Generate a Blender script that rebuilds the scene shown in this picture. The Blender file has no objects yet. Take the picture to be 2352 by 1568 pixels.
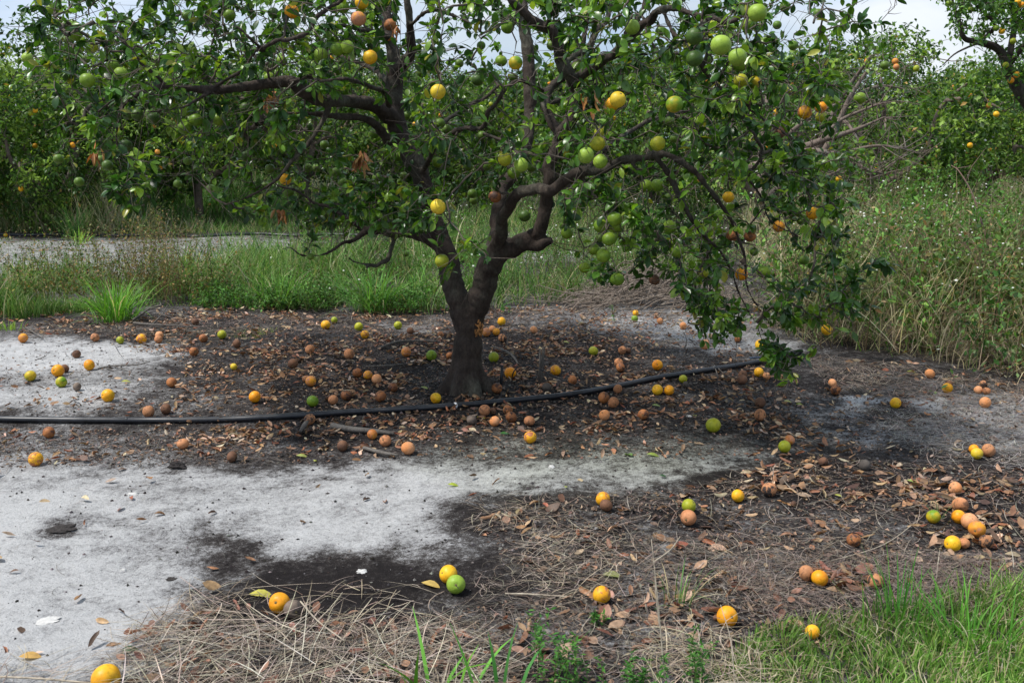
import bpy, math, random
import numpy as np
from mathutils import Vector
rng = np.random.default_rng(7)
random.seed(7)
sc = bpy.context.scene
COL = sc.collection
PI = math.pi

# ------------------------------------------------------------------ camera
CAM_H = 1.5
F = 2287.0                       # focal length in units of a 2352 x 1568 picture
TH = math.radians(11.43)
cam_d = bpy.data.cameras.new("camera")
cam = bpy.data.objects.new("camera", cam_d)
COL.objects.link(cam)
cam.location = (0, 0, CAM_H)
cam.rotation_euler = (PI / 2 - TH, 0, 0)
cam_d.sensor_width = 36
cam_d.lens = F / 2352 * 36
cam_d.clip_end = 1500
cam_d.clip_start = 0.05
cam_d.dof.use_dof = True
cam_d.dof.focus_distance = 5.4
cam_d.dof.aperture_fstop = 10
sc.camera = cam
CT, ST = math.cos(TH), math.sin(TH)

def ray(x, y):
    cx = (np.asarray(x, float) - 1176) / F
    cy = -(np.asarray(y, float) - 784) / F
    return np.stack([cx, CT + cy * ST, -ST + cy * CT], -1)

def at(x, y, Y):
    d = ray(x, y)
    s = np.asarray(Y, float) / d[..., 1]
    p = d * s[..., None] if np.ndim(s) else d * s
    return p + np.array([0, 0, CAM_H])

def on(x, y, z=0.0):
    """where the line of sight meets the height z"""
    d = ray(x, y)
    s = (z - CAM_H) / d[..., 2]
    p = d * (s[..., None] if np.ndim(s) else s)
    return p + np.array([0, 0, CAM_H])

# ------------------------------------------------------------------ noise
_tab = np.random.default_rng(99).random((256, 256))
def vnoise(x, y):
    x = np.asarray(x, float); y = np.asarray(y, float)
    xi = np.floor(x).astype(int); yi = np.floor(y).astype(int)
    fx = x - xi; fy = y - yi
    fx = fx * fx * (3 - 2 * fx); fy = fy * fy * (3 - 2 * fy)
    a = _tab[xi & 255, yi & 255]; b = _tab[(xi + 1) & 255, yi & 255]
    c = _tab[xi & 255, (yi + 1) & 255]; d = _tab[(xi + 1) & 255, (yi + 1) & 255]
    return (a * (1 - fx) + b * fx) * (1 - fy) + (c * (1 - fx) + d * fx) * fy
def fbm(x, y, o=4):
    s = 0; a = 0.5; t = 0
    for i in range(o):
        s = s + a * vnoise(x * 2 ** i + 17.3 * i, y * 2 ** i + 9.1 * i); t += a; a *= 0.5
    return s / t

def H(x, y):
    """height of the ground"""
    x = np.asarray(x, float); y = np.asarray(y, float)
    h = (fbm(x * 0.9 + 3, y * 0.9, 3) - 0.5) * 0.05 + (fbm(x * 5, y * 5 + 4, 3) - 0.5) * 0.022
    r = np.hypot(x + 0.27, y - 5.95)
    h = h + 0.012 * np.exp(-(r / 0.35) ** 2)
    return h - 0.006

# ------------------------------------------------------------------ objects
def tag(o, label=None, cat=None, group=None, kind=None):
    if label: o["label"] = label
    if cat: o["category"] = cat
    if group: o["group"] = group
    if kind: o["kind"] = kind
    return o

def link(name, data, mat=None, parent=None):
    o = bpy.data.objects.new(name, data)
    COL.objects.link(o)
    if mat is not None:
        for m in (mat if isinstance(mat, (list, tuple)) else [mat]):
            data.materials.append(m)
    if parent is not None: o.parent = parent
    return o

def empty(name, loc=(0, 0, 0)):
    o = bpy.data.objects.new(name, None)
    COL.objects.link(o); o.location = loc
    o.empty_display_size = 0.2
    return o

def mesh_np(name, V, polys, col=None, smooth=True, mats=None):
    """polys: list of int arrays (n,k) of the same corner count each"""
    me = bpy.data.meshes.new(name)
    V = np.ascontiguousarray(V, dtype=np.float32)
    me.vertices.add(len(V)); me.vertices.foreach_set("co", V.ravel())
    loops = np.concatenate([p.ravel() for p in polys]).astype(np.int32)
    sizes = np.concatenate([np.full(len(p), p.shape[1], np.int32) for p in polys])
    starts = np.concatenate([[0], np.cumsum(sizes)[:-1]]).astype(np.int32)
    me.loops.add(len(loops)); me.loops.foreach_set("vertex_index", loops)
    me.polygons.add(len(sizes)); me.polygons.foreach_set("loop_start", starts)
    try: me.polygons.foreach_set("loop_total", sizes)
    except Exception: pass
    me.polygons.foreach_set("use_smooth", np.full(len(sizes), smooth))
    if mats is not None: me.polygons.foreach_set("material_index", np.asarray(mats, np.int32))
    me.update(calc_edges=True)
    if col is not None:
        c = np.ones((len(V), 4), np.float32); c[:, :3] = col
        a = me.attributes.new("Col", 'FLOAT_COLOR', 'POINT')
        a.data.foreach_set("color", c.ravel())
    return me

class MB:
    """collects tubes / patches into ONE mesh"""
    def __init__(s): s.V = []; s.P = {3: [], 4: []}; s.C = []; s.n = 0
    def add(s, V, faces, col=None):
        V = np.asarray(V, float); f = np.asarray(faces, int)
        s.P[f.shape[1]].append(f + s.n); s.V.append(V)
        s.C.append(np.broadcast_to(np.array(col if col is not None else (.42, .36, .28), float), (len(V), 3)))
        s.n += len(V)
    def tube(s, pts, rad, n=6, col=None, cap=True, flute=0.0):
        P = np.asarray(pts, float); m = len(P)
        R = np.broadcast_to(np.asarray(rad, float), (m,))
        T = np.gradient(P, axis=0); T /= np.linalg.norm(T, axis=1)[:, None] + 1e-9
        a = np.array([0, 0, 1.0]) if abs(T[0][2]) < .9 else np.array([1.0, 0, 0])
        U = np.zeros_like(P); u = np.cross(T[0], a); u /= np.linalg.norm(u)
        for i in range(m):
            u = u - T[i] * np.dot(u, T[i]); u /= np.linalg.norm(u) + 1e-9; U[i] = u
        W = np.cross(T, U)
        ang = np.arange(n) * 2 * PI / n
        ring = U[:, None, :] * np.cos(ang)[None, :, None] + W[:, None, :] * np.sin(ang)[None, :, None]
        V = (P[:, None, :] + ring * R[:, None, None]).reshape(-1, 3)
        i = np.arange(m - 1)[:, None] * n; j = np.arange(n)[None, :]; k = (j + 1) % n
        f = np.stack([i + j, i + k, i + n + k, i + n + j], -1).reshape(-1, 4)
        s.add(V, f, col)
        if cap:
            base = s.n - len(V)
            c = col if col is not None else (.42, .36, .28)
            for ii, rev in ((0, True), (m - 1, False)):
                s.V.append(P[ii][None]); s.C.append(np.array([c], float).reshape(1, 3) if np.ndim(c) == 1 else np.array([[1, 1, 1.]]))
                ci = s.n; s.n += 1
                jj = np.arange(n); a0 = base + ii * n + jj; b0 = base + ii * n + (jj + 1) % n
                s.P[3].append(np.stack([b0, a0, np.full(n, ci)] if rev else [a0, b0, np.full(n, ci)], -1))
    def mesh(s, name, smooth=True):
        V = np.concatenate(s.V); C = np.concatenate(s.C)
        ps = [np.concatenate(v) for v in s.P.values() if v]
        return mesh_np(name, V, ps, C, smooth)
    def build(s, name, mat, parent=None, smooth=True):
        return link(name, s.mesh(name, smooth), mat, parent)

def spline(pts, k=6):
    """Catmull-Rom through rows of pts (any width)"""
    P = np.asarray(pts, float)
    Q = np.vstack([2 * P[0] - P[1], P, 2 * P[-1] - P[-2]])
    out = []
    t = np.arange(k)[:, None] / k
    for i in range(1, len(Q) - 2):
        a, b, c, d = Q[i - 1], Q[i], Q[i + 1], Q[i + 2]
        out.append(0.5 * ((2 * b) + (-a + c) * t + (2 * a - 5 * b + 4 * c - d) * t ** 2 + (-a + 3 * b - 3 * c + d) * t ** 3))
    out.append(P[-1][None])
    return np.concatenate(out)

# ------------------------------------------------------------------ leaves
def leaf_template(hi=True):
    if hi:
        st = [(0, 0), (.14, .42), (.36, .94), (.58, 1.0), (.8, .68), (1, 0)]
        V = []; F4 = []; F3 = []
        V.append((0, 0, 0))
        for (t, w) in st[1:-1]:
            V += [(t, w / 2, 0), (t, 0, 0), (t, -w / 2, 0)]
        V.append((1, 0, 0)); last = len(V) - 1
        F3 += [(0, 2, 1), (0, 3, 2)]
        for i in range(3):
            a = 1 + 3 * i
            F4 += [(a, a + 1, a + 4, a + 3), (a + 1, a + 2, a + 5, a + 4)]
        a = 10
        F3 += [(a, a + 1, last), (a + 1, a + 2, last)]
        return np.array(V, float), np.array(F3), np.array(F4)
    V = [(0, 0, 0), (.5, .5, 0), (.45, 0, 0), (.5, -.5, 0), (1, 0, 0)]
    return np.array(V, float), np.array([(0, 2, 1), (0, 3, 2), (1, 2, 4), (2, 3, 4)]), None
LT_HI = leaf_template(True); LT_LO = leaf_template(False)

def norm(v): return v / (np.linalg.norm(v, axis=-1, keepdims=True) + 1e-9)

def leaves(pos, d, up, L, Wd, fold, bend, roll=None, T=LT_HI):
    """pos,d,up (N,3); L,Wd,fold,bend (N,) -> vertices and faces"""
    V0, F3, F4 = T; N = len(pos); m = len(V0)
    d = norm(d); s = norm(np.cross(up, d)); n = np.cross(d, s)
    x = V0[None, :, 0] * L[:, None]
    y = V0[None, :, 1] * Wd[:, None]
    z = np.abs(y) * fold[:, None]
    if roll is not None:            # curl across the width: radius roll
        R = roll[:, None]
        z = R * (1 - np.cos(y / R)); y = R * np.sin(y / R)
    b = bend[:, None]               # lengthwise curvature (rad over the whole leaf)
    bb = np.where(np.abs(b) < 1e-3, 1e-3, b)
    th = bb * V0[None, :, 0]
    xc = L[:, None] * np.sin(th) / bb; zc = -L[:, None] * (1 - np.cos(th)) / bb
    xx = xc + z * np.sin(th); zz = zc + z * np.cos(th)
    V = pos[:, None, :] + xx[..., None] * d[:, None, :] + y[..., None] * s[:, None, :] + zz[..., None] * n[:, None, :]
    off = (np.arange(N) * m)[:, None, None]
    polys = [(F3[None] + off).reshape(-1, 3)]
    if F4 is not None: polys.append((F4[None] + off).reshape(-1, 4))
    return V.reshape(-1, 3), polys, m

def leaf_mesh(name, pos, d, up, L, Wd, fold, bend, col, roll=None, T=LT_HI):
    V, polys, m = leaves(pos, d, up, L, Wd, fold, bend, roll, T)
    return mesh_np(name, V, polys, np.repeat(col, m, axis=0), True)

# ------------------------------------------------------------------ blades of grass
def blades(base, az, h, lean, curve, w, col, seg=4, tipcol=None, twist=None):
    """ribbons: start upright, lean over; lean/curve in rad"""
    N = len(base)
    t = np.linspace(0, 1, seg + 1)
    ang = lean[:, None] + curve[:, None] * t[None, :]           # angle from the vertical
    ds = h[:, None] / seg
    dr = np.sin(ang) * ds; dz = np.cos(ang) * ds
    r = np.concatenate([np.zeros((N, 1)), np.cumsum(dr[:, :-1], 1)], 1)
    z = np.concatenate([np.zeros((N, 1)), np.cumsum(dz[:, :-1], 1)], 1)
    ca, sa = np.cos(az)[:, None], np.sin(az)[:, None]
    P = np.stack([base[:, 0:1] + r * ca, base[:, 1:2] + r * sa, base[:, 2:3] + z], -1)
    tw = az + PI / 2 if twist is None else twist
    side = np.stack([np.cos(tw), np.sin(tw), np.zeros(N)], -1)
    wt = (w[:, None] * np.array([0.7, 1.0, 0.9, 0.6, 0.08] if seg == 4 else np.interp(t, [0, .3, .7, 1], [.7, 1, .8, .08]))[None, :])[..., None] * 0.5
    V = np.stack([P - side[:, None] * wt, P + side[:, None] * wt], 2).reshape(-1, 3)
    m = 2 * (seg + 1)
    i = np.arange(seg)[None, :, None] * 2 + np.array([0, 1, 3, 2])[None, None, :] + (np.arange(N) * m)[:, None, None]
    if tipcol is None: C = np.repeat(col, m, axis=0)
    else:
        tt = np.repeat(t, 2)[None, :, None]
        C = (col[:, None, :] * (1 - tt) + tipcol[:, None, :] * tt).reshape(-1, 3)
    return V, i.reshape(-1, 4), C

class Soup:
    def __init__(s): s.V = []; s.P = {3: [], 4: []}; s.C = []; s.n = 0
    def add(s, V, polys, C):
        for p in (polys if isinstance(polys, list) else [polys]):
            s.P[p.shape[1]].append(p + s.n)
        s.V.append(V); s.C.append(C); s.n += len(V)
    def build(s, name, mat, parent=None, smooth=True):
        me = mesh_np(name, np.concatenate(s.V), [np.concatenate(v) for v in s.P.values() if v], np.concatenate(s.C), smooth)
        return link(name, me, mat, parent)

def inpoly(x, y, poly):
    x = np.asarray(x); y = np.asarray(y); r = np.zeros(x.shape, bool)
    n = len(poly); j = n - 1
    for i in range(n):
        xi, yi = poly[i][0], poly[i][1]; xj, yj = poly[j][0], poly[j][1]
        c = ((yi > y) != (yj > y)) & (x < (xj - xi) * (y - yi) / (yj - yi + 1e-12) + xi)
        r ^= c; j = i
    return r

def gpoly(pts):   # picture polygon -> ground polygon
    a = np.array(pts, float)
    return on(a[:, 0], a[:, 1])[:, :2]

def scatter(pts, n, ground=False):
    """n points evenly over the ground inside the polygon (given as picture points)"""
    P = np.array(pts, float) if ground else gpoly(pts)
    lo = P.min(0); hi = P.max(0); out = []; c = 0
    while c < n:
        q = lo + rng.random((n * 2 + 10, 2)) * (hi - lo)
        q = q[inpoly(q[:, 0], q[:, 1], P)]
        out.append(q); c += len(q)
    q = np.concatenate(out)[:n]
    return np.column_stack([q, H(q[:, 0], q[:, 1])])

def area(pts):
    P = gpoly(pts); x, y = P[:, 0], P[:, 1]
    return 0.5 * abs(np.dot(x, np.roll(y, 1)) - np.dot(y, np.roll(x, 1)))

def jit(base, n, s=0.25, hs=0.12):
    """n colours near a base colour"""
    b = np.array(base, float)[None, :] * (1 + (rng.random((n, 1)) - .5) * 2 * s)
    return np.clip(b * (1 + (rng.random((n, 3)) - .5) * 2 * hs), 0, 1)

def pick(cols, n, w=None, s=0.25, hs=0.1):
    cols = np.array(cols, float)
    k = rng.choice(len(cols), n, p=None if w is None else np.array(w) / np.sum(w))
    b = cols[k] * (1 + (rng.random((n, 1)) - .5) * 2 * s)
    return np.clip(b * (1 + (rng.random((n, 3)) - .5) * 2 * hs), 0, 1)

# ------------------------------------------------------------------ materials
def newmat(name):
    m = bpy.data.materials.new(name); m.use_nodes = True
    nt = m.node_tree; nt.nodes.clear()
    return m, nt, nt.nodes, nt.links
def N(ns, t, **k):
    n = ns.new(t)
    for a, v in k.items(): setattr(n, a, v)
    return n
def noise(ns, ls, scale, detail=4, rough=.55, vec=None, dist=0):
    n = ns.new('ShaderNodeTexNoise'); n.inputs['Scale'].default_value = scale
    n.inputs['Detail'].default_value = detail; n.inputs['Roughness'].default_value = rough
    n.inputs['Distortion'].default_value = dist
    if vec is not None: ls.new(vec, n.inputs['Vector'])
    return n
def ramp(ns, ls, fac, stops):
    r = ns.new('ShaderNodeValToRGB'); e = r.color_ramp.elements
    while len(e) < len(stops): e.new(0.5)
    for el, (p, c) in zip(e, stops):
        el.position = p; el.color = (*c, 1) if len(c) == 3 else c
    ls.new(fac, r.inputs[0]); return r
def math_(ns, ls, op, a, b=None, clamp=False):
    m = ns.new('ShaderNodeMath'); m.operation = op; m.use_clamp = clamp
    for i, v in enumerate((a, b)):
        if v is None: continue
        if isinstance(v, (int, float)): m.inputs[i].default_value = v
        else: ls.new(v, m.inputs[i])
    return m.outputs[0]
def mix(ns, ls, fac, a, b, blend='MIX'):
    m = ns.new('ShaderNodeMix'); m.data_type = 'RGBA'; m.blend_type = blend
    for sck, v in ((m.inputs[0], fac), (m.inputs[6], a), (m.inputs[7], b)):
        if isinstance(v, (int, float)): sck.default_value = v
        elif isinstance(v, tuple): sck.default_value = (*v, 1)
        else: ls.new(v, sck)
    return m.outputs[2]

def mat_leafy(name, rough=.4, trans=.35, spec=.5, tint=(1.15, 1.25, .5), noise_scale=0, amt=.25):
    m, nt, ns, ls = newmat(name)
    out = N(ns, 'ShaderNodeOutputMaterial'); p = N(ns, 'ShaderNodeBsdfPrincipled')
    a = N(ns, 'ShaderNodeAttribute'); a.attribute_name = "Col"
    c = a.outputs['Color']
    if noise_scale:
        tc = N(ns, 'ShaderNodeTexCoord')
        nz = noise(ns, ls, noise_scale, 3, .6, tc.outputs['Object'])
        r = ramp(ns, ls, nz.outputs['Fac'], [(.3, (1 - amt,) * 3), (.7, (1 + amt,) * 3)])
        c = mix(ns, ls, 1.0, c, r.outputs['Color'], 'MULTIPLY')
    ls.new(c, p.inputs['Base Color'])
    p.inputs['Roughness'].default_value = rough
    p.inputs['Specular IOR Level'].default_value = spec
    if trans:
        t = N(ns, 'ShaderNodeBsdfTranslucent'); mx = N(ns, 'ShaderNodeMixShader')
        tc2 = mix(ns, ls, 1.0, c, tint, 'MULTIPLY')
        ls.new(tc2, t.inputs['Color'])
        mx.inputs[0].default_value = trans
        ls.new(p.outputs[0], mx.inputs[1]); ls.new(t.outputs[0], mx.inputs[2])
        ls.new(mx.outputs[0], out.inputs[0])
    else: ls.new(p.outputs[0], out.inputs[0])
    return m

M_LEAF = mat_leafy("citrus_leaf", .33, .32, .5, (1.3, 1.35, .5), 45, .22)
M_LEAFBG = mat_leafy("citrus_leaf_far", .42, .3, .3, (1.3, 1.35, .5))
M_GRASS = mat_leafy("grass_blade", .55, .35, .2, (1.2, 1.25, .6))
M_DRY = mat_leafy("dry_straw", .7, .15, .2, (1, .95, .8), 30, .3)
M_DEADLEAF = mat_leafy("dead_leaf", .55, .12, .35, (1.2, .9, .5), 60, .35)

def mat_bark(name, c1, c2, c3, scale=1.0, bump=.02):
    m, nt, ns, ls = newmat(name)
    out = N(ns, 'ShaderNodeOutputMaterial'); p = N(ns, 'ShaderNodeBsdfPrincipled')
    tc = N(ns, 'ShaderNodeTexCoord'); mp = N(ns, 'ShaderNodeMapping'); mp.inputs['Scale'].default_value = (1, 1, .45)
    ls.new(tc.outputs['Object'], mp.inputs['Vector'])
    n1 = noise(ns, ls, 9 * scale, 6, .65, mp.outputs[0], .6)
    n2 = noise(ns, ls, 70 * scale, 5, .7, mp.outputs[0], .3)
    n3 = noise(ns, ls, 3.3 * scale, 4, .6, tc.outputs['Object'])
    r1 = ramp(ns, ls, n1.outputs['Fac'], [(.3, c1), (.52, c2), (.7, c1)])
    r3 = ramp(ns, ls, n3.outputs['Fac'], [(.5, (0, 0, 0)), (.68, (1, 1, 1))])
    f3 = math_(ns, ls, 'MULTIPLY', r3.outputs['Color'], n2.outputs['Fac'])
    c = mix(ns, ls, f3, r1.outputs['Color'], c3)
    r2 = ramp(ns, ls, n2.outputs['Fac'], [(.3, (.55,) * 3), (.7, (1.35,) * 3)])
    c = mix(ns, ls, 1.0, c, r2.outputs['Color'], 'MULTIPLY')
    ls.new(c, p.inputs['Base Color']); p.inputs['Roughness'].default_value = .8
    p.inputs['Specular IOR Level'].default_value = .3
    b = N(ns, 'ShaderNodeBump'); b.inputs['Strength'].default_value = 1; b.inputs['Distance'].default_value = bump
    hh = math_(ns, ls, 'ADD', math_(ns, ls, 'MULTIPLY', n1.outputs['Fac'], 1.0), math_(ns, ls, 'MULTIPLY', n2.outputs['Fac'], .5))
    ls.new(hh, b.inputs['Height']); ls.new(b.outputs[0], p.inputs['Normal'])
    ls.new(p.outputs[0], out.inputs[0]); return m
M_BARK = mat_bark("citrus_bark", (.024, .016, .012), (.058, .042, .033), (.13, .135, .10))
M_TWIG = mat_bark("twig_bark", (.055, .042, .033), (.12, .095, .075), (.15, .15, .12), 2, .002)
M_BARKBG = mat_bark("far_bark", (.09, .065, .05), (.17, .13, .105), (.2, .19, .17), 1, .01)
M_BARKDEAD = mat_bark("dead_wood", (.05, .042, .038), (.13, .115, .1), (.2, .185, .165), 3, .004)

def mat_plain(name, col, rough=.5, spec=.5, var=.25, scale=40, bump=.001, cscale=(1, 1, 1)):
    m, nt, ns, ls = newmat(name)
    out = N(ns, 'ShaderNodeOutputMaterial'); p = N(ns, 'ShaderNodeBsdfPrincipled')
    tc = N(ns, 'ShaderNodeTexCoord'); nz = noise(ns, ls, scale, 5, .65, tc.outputs['Object'])
    r = ramp(ns, ls, nz.outputs['Fac'], [(.3, tuple(v * (1 - var) for v in col)), (.7, tuple(v * (1 + var) for v in col))])
    ls.new(r.outputs['Color'], p.inputs['Base Color'])
    p.inputs['Roughness'].default_value = rough; p.inputs['Specular IOR Level'].default_value = spec
    b = N(ns, 'ShaderNodeBump'); b.inputs['Distance'].default_value = bump; b.inputs['Strength'].default_value = .8
    ls.new(nz.outputs['Fac'], b.inputs['Height']); ls.new(b.outputs[0], p.inputs['Normal'])
    ls.new(p.outputs[0], out.inputs[0]); return m

def mat_fruit():
    """rind: two colours, blotches and rot read from the object's own properties"""
    m, nt, ns, ls = newmat("orange_rind")
    out = N(ns, 'ShaderNodeOutputMaterial'); p = N(ns, 'ShaderNodeBsdfPrincipled')
    def oa(nm):
        a = N(ns, 'ShaderNodeAttribute'); a.attribute_type = 'OBJECT'; a.attribute_name = nm; return a
    tc = N(ns, 'ShaderNodeTexCoord'); oi = N(ns, 'ShaderNodeObjectInfo')
    v = N(ns, 'ShaderNodeVectorMath', operation='ADD'); sc_ = N(ns, 'ShaderNodeVectorMath', operation='SCALE')
    cmb = N(ns, 'ShaderNodeCombineXYZ')
    for i in range(3): ls.new(oi.outputs['Random'], cmb.inputs[i])
    sc_.inputs['Scale'].default_value = 37.0
    ls.new(cmb.outputs[0], sc_.inputs[0]); ls.new(tc.outputs['Object'], v.inputs[0]); ls.new(sc_.outputs[0], v.inputs[1])
    n1 = noise(ns, ls, 14, 3, .55, v.outputs[0], .3)
    n2 = noise(ns, ls, 22, 5, .7, v.outputs[0], 1.2)
    n3 = noise(ns, ls, 420, 2, .5, v.outputs[0])
    n4 = noise(ns, ls, 90, 4, .7, v.outputs[0])
    r1 = ramp(ns, ls, n1.outputs['Fac'], [(.38, (0, 0, 0)), (.62, (1, 1, 1))])
    c = mix(ns, ls, math_(ns, ls, 'MULTIPLY', r1.outputs['Color'], oa("mixab").outputs['Fac'], True), oa("ca").outputs['Color'], oa("cb").outputs['Color'])
    # blotch: threshold moves with the property "rot"
    th = math_(ns, ls, 'SUBTRACT', .78, math_(ns, ls, 'MULTIPLY', oa("rot").outputs['Fac'], .42))
    d = math_(ns, ls, 'MULTIPLY', math_(ns, ls, 'SUBTRACT', n2.outputs['Fac'], th), 14, True)
    c = mix(ns, ls, d, c, oa("cr").outputs['Color'])
    r4 = ramp(ns, ls, n4.outputs['Fac'], [(.28, (.66,) * 3), (.45, (.95,) * 3), (.7, (1.12,) * 3)])
    c = mix(ns, ls, 1.0, c, r4.outputs['Color'], 'MULTIPLY')
    # dirt picked up by fruit that lies on the soil (whatever side was down)
    ls.new(c, p.inputs['Base Color'])
    ls.new(oa("rough").outputs['Fac'], p.inputs['Roughness'])
    p.inputs['Specular IOR Level'].default_value = .3
    p.inputs['Subsurface Weight'].default_value = 0.0
    b = N(ns, 'ShaderNodeBump'); b.inputs['Distance'].default_value = .0008; b.inputs['Strength'].default_value = .6
    ls.new(math_(ns, ls, 'ADD', n3.outputs['Fac'], n4.outputs['Fac']), b.inputs['Height']); ls.new(b.outputs[0], p.inputs['Normal'])
    ls.new(p.outputs[0], out.inputs[0]); return m
M_FRUIT = mat_fruit()
M_BUTTON = mat_plain("stem_button", (.16, .13, .06), .8, .2, .3, 300)
M_HOSE = mat_plain("black_polyethylene", (.018, .019, .023), .42, .5, .5, 25, .0006)
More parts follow.
